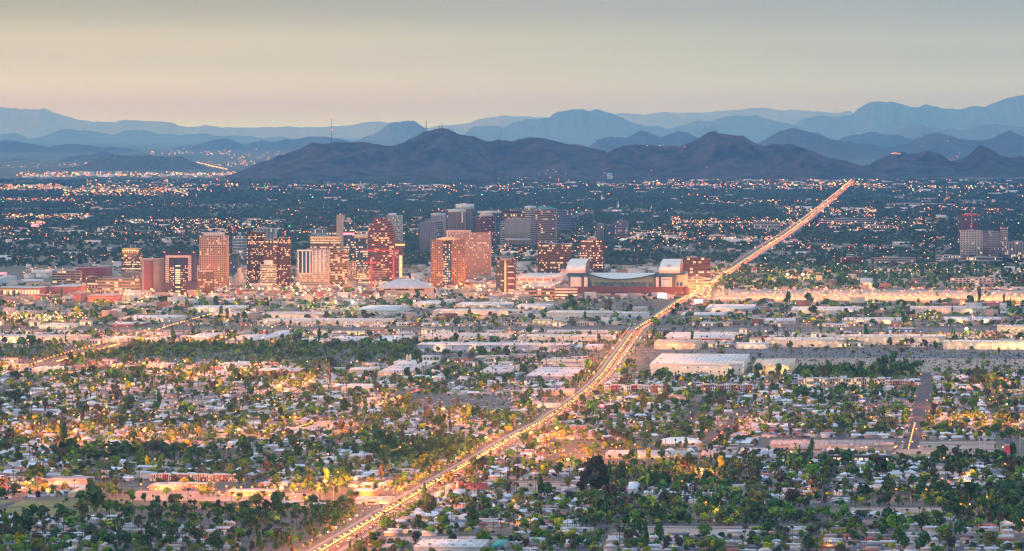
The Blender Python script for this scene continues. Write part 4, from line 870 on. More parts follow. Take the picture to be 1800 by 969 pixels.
# ---------------------------------------------------------------- warehouses and other wide low buildings seen one by one
WR = (.72, .70, .70); GR = (.50, .50, .54); BG = (.62, .50, .42); SAL = (.66, .42, .33); BLG = (.30, .34, .42); TP = (.34, .26, .27); BRN = (.26, .13, .10)
WG = 'warehouses of the industrial belt'
H = [
 ('long lit cream warehouse at the left edge beside the railway', -8, 164, 603, 11, 4, (.66, .58, .54), (.68, .52, .42), dict(lamps=9, doors=9)),
 ('bright lit white depot surrounded by yard lamps, far left', 68, 142, 578, 6, 4, WR, (.72, .62, .48), dict(lamps=9)),
 ('white roofed shed with dark red wall behind the left avenue', 195, 262, 575, 5, 4, WR, (.30, .08, .10), dict()),
 ('taupe flat warehouse between the railway and the riverside thicket', 250, 330, 595, 7, 4, (.55, .47, .46), (.40, .29, .27), dict(doors=5)),
 ('white roofed warehouse with orange lit wall right of the taupe one', 325, 398, 602, 8, 9, WR, (.66, .48, .36), dict(lamps=3, doors=4)),
 ('grey roofed warehouse with a blue fascia above the thicket', 402, 497, 606, 9, 9, (.62, .62, .66), BG, dict(stripe=(.04, .20, .45))),
 ('long beige warehouse row with yellow lamps, upper left', 372, 452, 558, 7, 3, (.68, .60, .54), (.60, .46, .36), dict(lamps=4, doors=6)),
 ('pale blue grey shed by the left street', 35, 57, 654, 7, 2, GR, (.38, .44, .54), dict()),
 ('long white roofed shed with blue grey wall by the left street', 57, 127, 656, 8, 4, WR, (.42, .46, .58), dict(lamps=2)),
 ('long dark brown shed beside the white roofed one', 127, 192, 650, 6, 2, TP, (.16, .09, .11), dict()),
 ('cream flat shop row behind the big orange lamp', 257, 310, 648, 6, 4, (.72, .64, .58), (.62, .48, .40), dict(lamps=2)),
 ('purple grey pitched roof shed', 334, 382, 648, 4, 8, (.34, .28, .33), (.42, .34, .34), dict(gable=3)),
 ('white long shed right of the purple roof', 382, 448, 648, 6, 5, WR, (.54, .46, .46), dict()),
 ('long salmon lit warehouse with lamps on the roof edge', 450, 586, 562, 8, 6, (.66, .54, .48), (.72, .44, .32), dict(lamps=9)),
 ('second long salmon warehouse nearer the railway', 452, 700, 572, 7, 6, (.70, .62, .58), (.74, .48, .36), dict(lamps=8, doors=12)),
 ('large pale hall with green grey doors', 628, 722, 555, 10, 8, (.66, .65, .66), (.62, .60, .56), dict(gable=3, stripe=(.40, .46, .42))),
 ('cream warehouse with four dark red blocks on its wall', 760, 918, 556, 9, 4, (.74, .66, .60), (.70, .52, .44), dict(lamps=5)),
 ('pale gabled shed below the railway', 466, 532, 596, 5, 10, (.66, .64, .66), (.50, .40, .38), dict(gable=2)),
 ('pale roofed warehouse with a brown brick front', 568, 650, 608, 9, 8, (.70, .66, .64), (.34, .20, .18), dict(sky=4)),
 ('yellow lit low depot just below the railway', 606, 650, 589, 4, 3, (.72, .62, .4), (.75, .58, .25), dict(lamps=6)),
 ('white sloping roof warehouse right of the brown fronted one', 650, 728, 606, 4, 12, (.68, .66, .68), (.55, .50, .48), dict(gable=2)),
 ('very long white roofed warehouse with blue grey dock wall', 733, 1006, 618, 12, 4, (.76, .72, .70), (.36, .38, .50), dict(lamps=4, doors=16, doorc=(.55, .55, .6))),
 ('long salmon freight shed above the white roofed one', 735, 905, 600, 7, 8, (.70, .60, .54), (.66, .46, .36), dict(lamps=4)),
 ('tall plain beige box warehouse in front of the skylight roof', 613, 665, 663, 13, 4, (.74, .70, .66), (.60, .48, .36), dict()),
 ('wide factory roof dotted with skylights and roof units', 664, 752, 665, 11, 14, (.66, .66, .70), (.62, .48, .38), dict(sky=10, lamps=2)),
 ('upper white factory roof with two silos', 678, 775, 648, 5, 10, (.74, .71, .68), (.64, .54, .46), dict(sky=4)),
 ('brick fronted long warehouse by the orange lamp', 450, 537, 663, 11, 5, (.74, .68, .66), (.36, .18, .15), dict(lamps=2, lampcol=1)),
 ('teal and tan painted warehouse', 836, 895, 637, 9, 3, (.62, .56, .5), (.50, .38, .30), dict(stripe=(.05, .30, .24))),
 ('grey factory roof with many sloping skylights', 840, 918, 662, 7, 13, (.60, .60, .64), (.56, .46, .40), dict(sky=9)),
 ('low cream hall with long flat roof near the pick up lot', 600, 700, 688, 7, 6, (.74, .70, .66), (.60, .44, .36), dict(lamps=1)),
 ('orange lit flat shop south of the street junction', 600, 642, 719, 4, 2, (.6, .4, .3), (.62, .30, .18), dict(lamps=2, lampcol=1)),
 ('white and teal low shop row', 507, 566, 718, 5, 3, WR, (.60, .46, .40), dict(lamps=1)),
 ('long flat shed near the dirt strip', 110, 192, 716, 4, 3, (.70, .60, .56), (.40, .28, .26), dict()),
 ('cream hall with tall column bays left of the avenue', 960, 1080, 562, 12, 4, (.72, .66, .60), (.66, .56, .48), dict(doors=14, doorc=(.42, .34, .30))),
 ('pale grey hall joined to the columned hall', 1078, 1142, 561, 10, 3, (.62, .62, .64), (.64, .60, .58), dict()),
 ('yellow lit low warehouse below the columned hall', 935, 992, 571, 7, 3, (.66, .50, .34), (.70, .55, .30), dict(lamps=6)),
 ('long tan warehouse beside the railway left of the avenue', 912, 1082, 590, 6, 4, (.68, .60, .56), (.58, .46, .40), dict()),
 ('long cream warehouse with lamps and red doors', 910, 1084, 602, 10, 4, (.74, .66, .60), (.68, .54, .42), dict(lamps=3, doors=8, doorc=(.35, .1, .12))),
 ('beige lit warehouse right of the avenue with five lamps', 1150, 1234, 614, 12, 5, (.66, .52, .42), (.68, .50, .36), dict(lamps=5)),
 ('white store with a red striped wall', 1166, 1296, 604, 10, 10, (.78, .72, .70), (.78, .70, .68), dict(stripe=(.6, .08, .09))),
 ('white lit shed row right of the red striped store', 1294, 1352, 613, 8, 3, (.62, .62, .7), (.70, .66, .66), dict(lamps=4)),
 ('huge white ribbed warehouse with tall doorways and wall lamps', 1142, 1322, 661, 21, 18, (.78, .74, .70), (.72, .64, .54), dict(lamps=4, doors=4, doorc=(.60, .56, .54))),
 ('floodlit yellow annex at the end of the huge white warehouse', 1323, 1399, 658, 15, 12, (.72, .62, .48), (.74, .58, .32), dict(lamps=5)),
 ('beige hall left of the avenue above the stepped grey roofs', 950, 1037, 643, 8, 4, (.70, .60, .50), (.64, .50, .38), dict(lamps=2)),
 ('stepped grey white factory roofs left of the avenue', 924, 1030, 671, 10, 15, (.70, .70, .74), (.34, .32, .38), dict(sky=8)),
 ('low salmon building row by the avenue', 913, 1012, 695, 7, 5, (.62, .54, .5), (.62, .44, .36), dict()),
 ('brilliantly lit petrol station canopy left of the avenue', 925, 986, 717, 5, 3, (.85, .82, .72), (.86, .76, .60), dict(lamps=8)),
 ('red fronted shops right of the avenue', 1055, 1094, 718, 5, 2, (.7, .5, .4), (.55, .07, .08), dict(lamps=3)),
 ('long blank tan wall building behind the houses', 1175, 1240, 706, 10, 1, (.42, .34, .34), (.46, .36, .34), dict()),
 ('long cream warehouse with bright corner lamp, right', 1345, 1486, 610, 12, 5, (.74, .66, .58), (.72, .58, .46), dict(lamps=5)),
 ('longest cream warehouse behind the round trees, right', 1478, 1662, 606, 14, 4, (.74, .68, .60), (.74, .60, .46), dict(lamps=6)),
 ('cream warehouse with evenly spaced lamps at the right edge', 1658, 1812, 614, 13, 3, (.76, .72, .66), (.74, .62, .48), dict(lamps=8, doors=10)),
 ('small blue and white railway building', 1560, 1609, 584, 6, 2, (.5, .5, .55), (.06, .16, .42), dict(doors=5, doorc=(.7, .7, .7))),
 ('yellow lit cream building above the warehouses at the right edge', 1754, 1806, 584, 9, 4, (.76, .66, .5), (.76, .62, .42), dict(lamps=3)),
 ('long low school building with broad brown roof', 1352, 1572, 792, 9, 9, (.42, .34, .32), (.48, .38, .34), dict(lamps=2)),
 ('school gymnasium with dark upper band', 1387, 1446, 800, 13, 3, (.44, .36, .34), (.46, .38, .34), dict(stripe=(.20, .14, .16))),
 ('white roofed school annex', 1452, 1502, 797, 4, 5, (.70, .70, .74), (.54, .48, .44), dict(lamps=1)),
 ('low navy painted school block', 1452, 1566, 811, 9, 2, (.05, .07, .11), (.05, .08, .14), dict(litwin=12)),
 ('crimson windowless wall building at the right edge', 1766, 1784, 797, 13, 2, (.4, .2, .2), (.38, .05, .09), dict()),
 ('long grey blue flat roof beside the white dome', 1298, 1362, 803, 5, 10, (.48, .53, .60), (.42, .38, .38), dict()),
 ('brown flat roofed building below the white dome', 1228, 1296, 806, 6, 8, (.44, .36, .34), (.48, .36, .30), dict(lamps=1)),
 ('long grey roofed classroom row with wall lamps', 1062, 1210, 806, 6, 8, (.50, .49, .52), (.60, .48, .36), dict(lamps=8)),
 ('bright lit flat shop beside the dark road junction', 930, 968, 777, 4, 3, (.72, .5, .36), (.78, .60, .40), dict(lamps=5)),
 ('brown brick bungalow row left of the yellow tree', 996, 1042, 757, 6, 3, (.5, .3, .26), (.42, .17, .12), dict(lamps=2, lampcol=1)),
 ('dark red roofed low building', 1155, 1192, 761, 4, 3, (.30, .12, .11), (.44, .30, .26), dict()),
 ('flat strip mall with three dark windows beside the avenue', 622, 694, 887, 8, 5, (.68, .62, .58), (.62, .48, .38), dict(sky=7, litwin=3)),
 ('orange brick shop block with a white roof', 622, 668, 874, 11, 4, (.72, .64, .62), (.52, .20, .12), dict(lamps=2, lampcol=1)),
 ('long orange brick shops lit by orange lamps', 398, 500, 873, 9, 4, (.66, .52, .46), (.60, .30, .18), dict(lamps=6, lampcol=1)),
 ('salmon flat roofed shop left of the long orange brick shops', 262, 330, 862, 8, 5, (.62, .50, .46), (.62, .40, .30), dict(lamps=2)),
 ('pale green roofed box building by the park', 120, 153, 874, 8, 10, (.58, .62, .48), (.46, .44, .40), dict()),
 ('tan walled long building behind the pale green box', 85, 168, 853, 9, 6, (.50, .38, .36), (.60, .46, .40), dict(lamps=2)),
 ('flat grey roofed hall left of the dark trees', 612, 656, 811, 9, 4, (.56, .56, .62), (.42, .36, .36), dict()),
 ('tall pale box building beside the short lit street', 507, 546, 765, 10, 3, (.52, .50, .48), (.50, .38, .33), dict()),
 ('huge flat white store roof cut by the bottom edge', 727, 862, 975, 14, 12, (.74, .72, .70), (.62, .54, .50), dict(sky=6)),
 ('teal roofed end of the white store', 862, 894, 972, 12, 10, (.04, .33, .30), (.50, .42, .36), dict()),
 ('white flat roofed shed beside the dirt strip', 990, 1030, 962, 6, 6, WR, (.6, .5, .46), dict()),
 ('rust brown flat roof left of the bottom right trees', 1482, 1556, 930, 5, 10, (.28, .15, .12), (.48, .36, .30), dict()),
 ('navy solar panelled roof above the rust brown roof', 1486, 1518, 918, 4, 4, (.05, .09, .18), (.5, .42, .4), dict()),
 ('long cream wall and roof beside the bottom right street', 1497, 1628, 864, 7, 3, (.66, .56, .50), (.60, .48, .42), dict()),
 ('white gabled house hall between the dark trees', 1103, 1124, 868, 8, 8, (.76, .74, .76), (.70, .66, .64), dict(gable=5)),
 ('pale long warehouse left of the twin white floodlights', 330, 440, 549, 7, 5, (.74, .72, .72), (.62, .52, .46), dict(lamps=3)),
 ('white shed row behind the cream hall with bright lamps', 905, 975, 545, 6, 5, WR, (.66, .54, .46), dict(lamps=4)),
 ('white flat roofed depot just right of the avenue junction', 1240, 1330, 549, 7, 7, (.76, .75, .77), (.64, .56, .52), dict(lamps=3)),
 ('grey roofed depot with green trim wall right of the junction', 1196, 1278, 560, 6, 5, (.66, .66, .68), (.56, .52, .46), dict(stripe=(.05, .26, .22))),
 ('long white warehouse below the gold lit freeway, middle one', 1390, 1520, 552, 7, 6, (.75, .72, .70), (.62, .50, .44), dict(lamps=3)),
 ('long tan warehouse below the gold lit freeway near the edge', 1600, 1740, 551, 8, 5, (.66, .58, .54), (.58, .46, .40), dict(lamps=2)),
 ('maroon roofed shed below the freeway at the far right', 1735, 1762, 540, 6, 3, (.30, .08, .12), (.40, .22, .22), dict()),
 ('small grey warehouse between trees above the right railway', 1330, 1400, 570, 6, 5, (.62, .62, .66), (.52, .46, .44), dict(lamps=1)),
 ('cream roofed warehouse above the right railway', 1480, 1590, 569, 6, 5, (.72, .68, .64), (.60, .50, .44), dict(lamps=2)),
 ('white roofed warehouse above the right railway near the edge', 1660, 1760, 568, 6, 5, (.74, .73, .75), (.60, .52, .48), dict(lamps=2)),
 ('wide pale warehouse left of the brick fronted one below downtown', 215, 330, 566, 7, 5, (.72, .70, .72), (.58, .48, .44), dict(lamps=2)),
 ('white roofed shed in front of the arena', 725, 790, 541, 7, 5, (.74, .72, .72), (.62, .50, .44), dict(lamps=2)),
 ('low white warehouse behind the four red blocked one', 800, 905, 542, 6, 5, (.75, .73, .73), (.60, .48, .42), dict(lamps=3)),
 ('bright white roofed warehouse right of the riverside thicket', 1010, 1062, 616, 6, 5, (.76, .75, .78), (.60, .56, .54), dict()),
 ('long pale warehouse between the two left cream warehouses', 170, 240, 602, 6, 5, (.70, .66, .64), (.58, .48, .42), dict(lamps=2)),
]
for lab, x0, x1, yb, hp, rp, rc_, wc, kw in H:
    nm = 'shop_building' if ('shop' in lab or 'store' in lab) else ('school_building' if 'school' in lab or 'classroom' in lab else ('warehouse' if 'warehouse' in lab or 'shed' in lab or 'factory' in lab or 'depot' in lab else 'flat_building'))
    kw = dict(kw)
    if kw.get('lampcol') == 1: kw['lampcol'] = L_OR
    hall(lab, x0, x1, yb, hp, rp, rc_, wc, nm, nm.split('_')[0] if nm != 'flat_building' else 'building', None, **kw)
# tan and red apartments
def flats(label, x0, x1, yb, hp, nb, cols, glow=0):
    X0, Y0 = at(x0, yb); s = Y0 / F; e, n = w2g(X0, Y0); W = (x1 - x0) * s; h = hp * s; r = root('apartment_building', e, n, label, 'building'); bw = W / nb
    for k in range(nb):
        c = cols[k % len(cols)]; dy = 0 if k % 2 else 3; hh = h * (1 if k % 3 else .9)
        part('wall', MB().box(bw * k, bw * (k + 1) - .05, dy, 16 + dy, 0, hh), [cm(c)], r)
        part('roof', MB().box(bw * k - .3, bw * (k + 1) + .2, dy - .3, 16.4 + dy, hh, hh + .5), [cm((.66, .62, .60))], r)
        for fl_ in range(3):
            wn = MB()
            for q in range(3): wn.box(bw * (k + .14 + .28 * q), bw * (k + .14 + .28 * q) + bw * .16, dy - .15, dy, hh * (.08 + .32 * fl_), hh * (.28 + .32 * fl_), 0 if rnd.random() < glow else 1)
            part('window_row', wn, [M_WINLIT, M_GLASS], r)
    reserve(e - 3, e + W + 3, n - 3, n + 22)
flats('white and red stepped apartments right of the avenue', 1062, 1168, 694, 17, 9, [(.70, .68, .70), (.45, .12, .08), (.66, .62, .64)], .1)
flats('second white and red apartment row nearer the lone trees', 1223, 1322, 692, 16, 8, [(.66, .64, .70), (.45, .12, .08)], .1)
flats('long tan apartment row with gold lit stairways behind the hedge', 1403, 1556, 681, 16, 11, [(.58, .46, .36), (.64, .52, .40)], .5)
flats('shorter tan and red apartment row right of the gold lit one', 1556, 1608, 683, 14, 4, [(.56, .46, .38), (.36, .15, .12)], .15)
flats('row of pink stepped town houses with red tile roofs behind the park', 262, 420, 846, 12, 14, [(.64, .44, .38), (.66, .50, .42), (.50, .18, .14)], .12)
flats('salmon town house row above the orange brick shops', 285, 375, 858, 8, 8, [(.66, .46, .40), (.60, .36, .30)], .1)
# church with red roof and bell tower
X0, Y0 = at(798, 866); s = Y0 / F; e, n = w2g(X0, Y0); r = root('church', e, n, 'white church with a long red roof and small bell tower', 'church'); W = 57 * s; h = 9 * s
part('wall', MB().box(0, W, 0, 14, 0, h * .75), [cm((.74, .68, .66))], r)
part('roof', MB().add([(-.6, -.8, h * .7), (W + .6, -.8, h * .7), (W + .6, 14.8, h * .7), (-.6, 14.8, h * .7), (-.6, 7, h * 1.9), (W + .6, 7, h * 1.9)], [(0, 1, 5, 4), (2, 3, 4, 5), (1, 2, 5), (3, 0, 4)]), [cm((.42, .07, .06))], r)
part('bell_tower', MB().box(1, 4.2, 1, 4.2, 0, h * 2.2), [cm(WHITE)], r)
part('bell_tower_roof', MB().add([(.7, .7, h * 2.2), (4.5, .7, h * 2.2), (4.5, 4.5, h * 2.2), (.7, 4.5, h * 2.2), (2.6, 2.6, h * 2.9)], [(0, 1, 4), (1, 2, 4), (2, 3, 4), (3, 0, 4)]), [cm((.42, .07, .06))], r)
for k in range(7): part('window', MB().box(W * (.14 + .12 * k), W * (.14 + .12 * k) + 1.3, -.12, 0, h * .2, h * .6), [M_GLASS], r)
part('front_wing', MB().box(W * .25, W * .8, -9, 0, 0, h * .42), [cm((.62, .48, .36))], r); part('front_wing_roof', MB().add([(W * .23, -9.6, h * .42), (W * .82, -9.6, h * .42), (W * .82, 0, h * .42), (W * .23, 0, h * .42), (W * .34, -4.8, h * .8), (W * .7, -4.8, h * .8)], [(0, 1, 5, 4), (2, 3, 4, 5), (1, 2, 5), (3, 0, 4)]), [cm((.24, .25, .32))], r)
reserve(e - 3, e + W + 3, n - 12, n + 18)
# white dome roof and tent roofs
for lab, x0, x1, yb, hp, nm in (('broad white dome roof behind the round trees', 1152, 1232, 784, 13, 'dome_building'), ('small white pyramid roof in front of the dome', 1162, 1192, 797, 9, 'tent_roof'), ('narrow white tent roof right of the pyramid roof', 1205, 1222, 796, 9, 'tent_roof')):
    X0, Y0 = at(x0, yb); s = Y0 / F; e, n = w2g(X0, Y0); W = (x1 - x0) * s; h = hp * s; r = root(nm, e, n, lab, 'building')
    part('wall', MB().prism(ng(W / 2, W / 2, W * .47, W * .47, 20), 0, h * .25), [cm((.58, .50, .46))], r)
    d = MB(); kk = 24; rings = [(W * .5 * math.cos(t), h * .25 + h * .75 * math.sin(t)) for t in np.linspace(0, 1.5, 7)] if nm[0] == 'd' else [(W * .5, h * .25), (W * .04, h)]
    V = [(W / 2 + rr * math.cos(2 * math.pi * i / kk), W / 2 + rr * math.sin(2 * math.pi * i / kk), z) for rr, z in rings for i in range(kk)]
    d.add(V, [(q * kk + i, q * kk + (i + 1) % kk, (q + 1) * kk + (i + 1) % kk, (q + 1) * kk + i) for q in range(len(rings) - 1) for i in range(kk)] + [tuple((len(rings) - 1) * kk + i for i in range(kk))])
    part('roof', d, [cm((.78, .76, .72), .6)], r); reserve(e - 3, e + W + 3, n - 3, n + W + 3)
# freeway deck with barrier and sound wall
fe0, fn0 = gat(1255, 531); fe1, _ = gat(1830, 531)
r = root('freeway_bridge', fe0, fn0, 'long elevated freeway lit gold, running right from the avenue', 'freeway'); L = fe1 - fe0
part('deck', MB().box(0, L, 0, 46, 5, 7), [cm((.42, .34, .30))], r)
part('barrier', MB().box(0, L, -.8, 0, 4.2, 8.3), [cm((.66, .54, .44))], r); part('barrier', MB().box(0, L, 46, 46.8, 5, 8.4), [cm((.62, .52, .44))], r)
part('sound_wall', MB().box(L * .1, L, 47, 47.8, 0, 12), [cm((.58, .44, .36))], r)
for k in range(int(L / 38)): part('pillar', MB().box(k * 38 + 5, k * 38 + 7, 6, 38, 0, 5), [cm((.5, .42, .38))], r)
part('embankment_wall', MB().box(0, L, 2, 4, 0, 5), [cm((.64, .50, .36))], r)
reserve(fe0, fe1, fn0 - 6, fn0 + 55); FREE = (fe0, fe1, fn0)
# rail line
re0, rn0 = gat(-20, 583); re1, _ = gat(1830, 583)
r = root('railway_embankment', re0, rn0, 'long low rust brown railway embankment crossing the whole view', 'railway')
part('embankment', MB().box(0, re1 - re0, 0, 22, 0, 3.2), [cm((.22, .14, .13))], r); part('kerb_wall', MB().box(0, re1 - re0, -1, 0, 0, 4.3), [cm((.46, .29, .25))], r)
for q in (5, 8, 13, 16): part('rail', MB().box(0, re1 - re0, q, q + .2, 3.2, 3.5), [M_METAL], r)
reserve(re0, re1, rn0 - 5, rn0 + 28)
# hill letter, masts
X, Y, Z = atY(1072, 310, 32950)
z0 = 0; s = 32950 / F
LT = MB(); 
for a, b, c, d in ((0, 9, 0, 1.6), (7.2, 9, 1.6, 4), (0, 9, 3.7, 5.2), (0, 1.8, 5.2, 7.4), (0, 9, 7.2, 8.8)): LT.box(a * s, b * s, 0, 6, c * s, d * s, bottom=True)
tag(link('hill_letter', LT.mesh('hill_letter', [cm((.8, .8, .8))]), None, atY(1067.5, 314, 32900)), 'big white letter S on the dark hillside', 'letter')
def mast(label, px, pt, pb, D, lamps, k=1, th=2.2):
    X, Y, Z = atY(px, pb + 2, D); zt = atY(px, pt, D)[2]; h = zt - Z
    r = tag(link('radio_mast', None, None, (X, Y, Z)), label, 'mast', 'radio masts on the dark ridge')
    m_ = MB(); m_.tube((0, 0, 0), th * 1.9, (0, 0, h), th * .9, 4); part('pole', m_, [cm((.06, .06, .08))], r)
    for q in range(3): part('dish', MB().tube((0, -2, h * (.25 + .2 * q)), 1.0, (0, -4, h * (.25 + .2 * q)), th * 1.6, 8), [cm(CONC)], r)
    for f_ in lamps: part('beacon_lamp', MB().octa((0, -3, h * f_), 3.4), [L_RED], r)
mast('tallest thin mast with two red lights on the left shoulder', 583, 206, 249, 36500, (.98, .5), th=1.1)
mast('lattice mast left of the summit cluster', 749, 211, 232, 36500, ())
mast('tallest mast of the cluster on the summit', 777, 216, 228, 36500, ())
mast('short mast just left of the summit mast', 772, 221, 228, 36500, ())
mast('short mast farther right along the summit', 795, 221, 230, 36500, (), th=1.2)
mast('short mast on the pointed eastern peak', 1255, 219, 229, 36000, (), th=1.4)
mast('thin mast left of the pointed eastern peak mast', 1250, 222, 230, 36000, (), th=1.0)
mast('small mast right of the pointed eastern peak mast', 1260, 220, 231, 36000, (), th=1.0)
# white church spires in the trees
for lab, px, pt, pb in (('slender white spire rising from the far trees', 1086.5, 352, 367), ('small white spire beside the slender one', 1145, 360, 370), ('stout cream tower poking out of the far trees', 1058, 340, 352)):
    X, Y = at(px, pb); s = Y / F; e, n = w2g(X, Y); r = root('church_spire', e, n, lab, 'church'); h = (pb - pt) * s
    part('tower_base', MB().box(-1.6 * s, 1.6 * s, 0, 3 * s, 0, h * .5), [cm(WHITE)], r); part('spire', MB().tube((0, 1.5 * s, h * .5), 1.1 * s, (0, 1.5 * s, h), .1, 6), [cm(WHITE)], r)
    if pt == 352: part('nave', MB().box(-17 * s, -1.7 * s, 0, 12, 0, 2.2 * s), [cm(WHITE)], r)
# silos
for k, px in enumerate((716, 721)):
    X, Y = at(px, 640); e, n = w2g(X, Y); r = root('silo', e, n, 'cream silo, %s one of a pair on the factory roof' % ('left', 'right')[k], 'silo', 'pair of cream silos')
    part('body', MB().tube((0, 0, 0), 1.9, (0, 0, 13), 1.9, 12), [cm((.7, .6, .45))], r); part('cone_top', MB().tube((0, 0, 13), 1.9, (0, 0, 15.5), .4, 12), [cm((.7, .6, .45))], r)
# billboards and lit signs
for lab, xa, xb, ya, yb, m_ in (('brilliant white lit billboard in front of the stadium brick wall', 1156, 1172, 515.5, 524, L_SIGN), ('pale lit billboard right of the avenue junction', 1220, 1235, 527, 533, L_SIGN), ('small red lit sign far left among the trees', 55, 68, 394, 399, L_REDSIGN), ('green lit sign on a building top at the far right', 1733, 1752, 456, 457.5, L_GRN), ('red lit shop sign right of the avenue', 1054, 1062, 711, 716, L_REDSIGN), ('red lit signs at the left edge above the white shed', 0, 12, 479, 483, L_REDSIGN)):
    X, Y = at(xa, yb + 5); s = Y / F; e, n = w2g(X, Y); r = root('billboard', e, n, lab, 'sign'); W = (xb - xa) * s; z0 = 5 * s; h = (yb - ya) * s
    part('panel', MB().box(0, W, 0, .4, z0, z0 + h, bottom=True), [m_], r); part('post', MB().box(W * .2, W * .25, .5, .9, 0, z0 + h), [M_METAL], r); part('post', MB().box(W * .75, W * .8, .5, .9, 0, z0 + h), [M_METAL], r)
    part('frame', MB().box(-.4, W + .4, .42, .6, z0 - .4, z0 + h + .4, bottom=True), [cm((.2, .2, .2))], r)
    reserve(e - 2, e + W + 2, n - 14, n + 3)
# ---------------------------------------------------------------- which ground carries what
# image-space rectangles are only used to read the zones off the photograph; everything is placed on the ground in metres
ZONES = [  # x0, x1, y0, y1, trees per hectare, houses, low buildings, species set
 (0, 1800, 655, 969, 52, 1, 0, 'mix'), (0, 1800, 587, 655, 17, 0, 1, 'mix'), (0, 1800, 530, 587, 19, 0, 1, 'mix'),
 (150, 1260, 470, 530, 4, 0, 1, 'mix'), (1260, 1800, 462, 510, 34, 0, 1, 'dark'), (0, 150, 504, 530, 7, 0, 1, 'mix'),
 (0, 1800, 655, 740, 36, 1, 0, 'mix'),
 (240, 745, 605, 632, 62, 0, 0, 'scrub'), (0, 240, 612, 634, 50, 0, 0, 'scrub'), (745, 1060, 612, 630, 14, 0, 0, 'grey'), (1130, 1800, 613, 656, 3, 0, 0, 'grey'), (0, 240, 634, 640, 5, 0, 0, 'grey'), (240, 745, 630, 640, 22, 0, 0, 'scrub'),
 (1350, 1570, 650, 664, 90, 0, 0, 'green'), (1550, 1620, 640, 668, 60, 0, 0, 'dark'),
 (0, 236, 876, 908, 3, 0, 0, 'dark'), (150, 240, 848, 905, 34, 0, 0, 'dark'), (236, 480, 884, 925, 48, 0, 0, 'mix'),
 (0, 200, 925, 969, 50, 1, 0, 'green'), (200, 640, 925, 969, 42, 1, 0, 'dark'), (430, 660, 895, 969, 52, 0, 0, 'dark'),
 (650, 860, 776, 812, 90, 0, 0, 'dark'), (100, 440, 790, 815, 75, 0, 0, 'dark'), (880, 1060, 800, 880, 44, 1, 0, 'mix'),
 (1060, 1360, 815, 862, 75, 0, 0, 'dark'), (1350, 1800, 805, 845, 70, 1, 0, 'dark'), (1350, 1500, 845, 905, 70, 1, 0, 'mix'), (1500, 1800, 868, 893, 60, 0, 0, 'green'), (1680, 1800, 860, 925, 80, 0, 0, 'dark'),
 (1060, 1500, 888, 925, 85, 0, 0, 'green'), (1050, 1340, 925, 944, 3, 0, 0, 'grey'), (1350, 1660, 893, 906, 5, 0, 0, 'grey'), (1420, 1700, 935, 969, 50, 1, 0, 'mix'),
 (905, 988, 845, 868, 2, 0, 0, 'grey'), (680, 900, 942, 956, 5, 0, 0, 'grey'), (1570, 1800, 774, 808, 2, 0, 0, 'grey'), (1340, 1570, 770, 800, 2, 0, 0, 'grey'),
 (245, 370, 702, 713, 1, 0, 0, 'grey'), (735, 903, 696, 723, 2, 0, 0, 'grey'), (232, 700, 858, 886, 10, 0, 0, 'dark'), (0, 420, 845, 860, 14, 0, 0, 'mix'), (1300, 1800, 940, 969, 36, 1, 0, 'mix'),
 (0, 1800, 575, 587, 1, 0, 0, 'grey'), (1060, 1230, 526, 547, 3, 0, 0, 'grey'), (1255, 1800, 510, 533, 1, 0, 0, 'grey'), (640, 720, 884, 908, 2, 0, 0, 'grey'),
 (480, 860, 745, 772, 34, 1, 0, 'yellow'), (960, 1200, 775, 830, 30, 0, 0, 'yellow'),
]
def zone(px, py):
    td = np.zeros(len(px)); hs = np.zeros(len(px), bool); bl = np.zeros(len(px), bool); sp_ = np.full(len(px), 'mix', dtype='<U8')
    for x0, x1, y0, y1, d, h, b, s in ZONES:
        m = (px >= x0 - 12) & (px <= x1 + 12 * (x1 >= 1800)) & (py >= y0) & (py < y1 + (20 if y1 == 969 else 0))
        td[m] = d; hs[m] = bool(h); bl[m] = bool(b); sp_[m] = s
    return td, hs, bl, sp_
SPEC = {  # species: colour, relative width, relative height
 'dark': ((.052, .118, .045), 1.1, 1.05, 'dark green'), 'green': ((.13, .25, .04), 1.0, .85, 'fresh green'), 'olive': ((.16, .19, .05), 1.0, .8, 'olive green'),
 'grey': ((.12, .145, .10), .85, .75, 'grey green'), 'brown': ((.095, .085, .062), 1.0, 1.2, 'brown purple'), 'lime': ((.42, .46, .04), .9, .75, 'yellow green'), 'gold': ((.62, .46, .015), .85, .7, 'yellow flowering')}
SK = list(SPEC)
WTS = {'mix': (.20, .28, .18, .11, .06, .12, .05), 'dark': (.44, .26, .13, .03, .06, .07, .01), 'green': (.24, .46, .15, .02, .04, .08, .01), 'grey': (.15, .15, .3, .35, .03, .02, 0), 'scrub': (.22, .42, .24, .06, .01, .05, 0), 'yellow': (.15, .15, .15, .05, .06, .24, .20)}
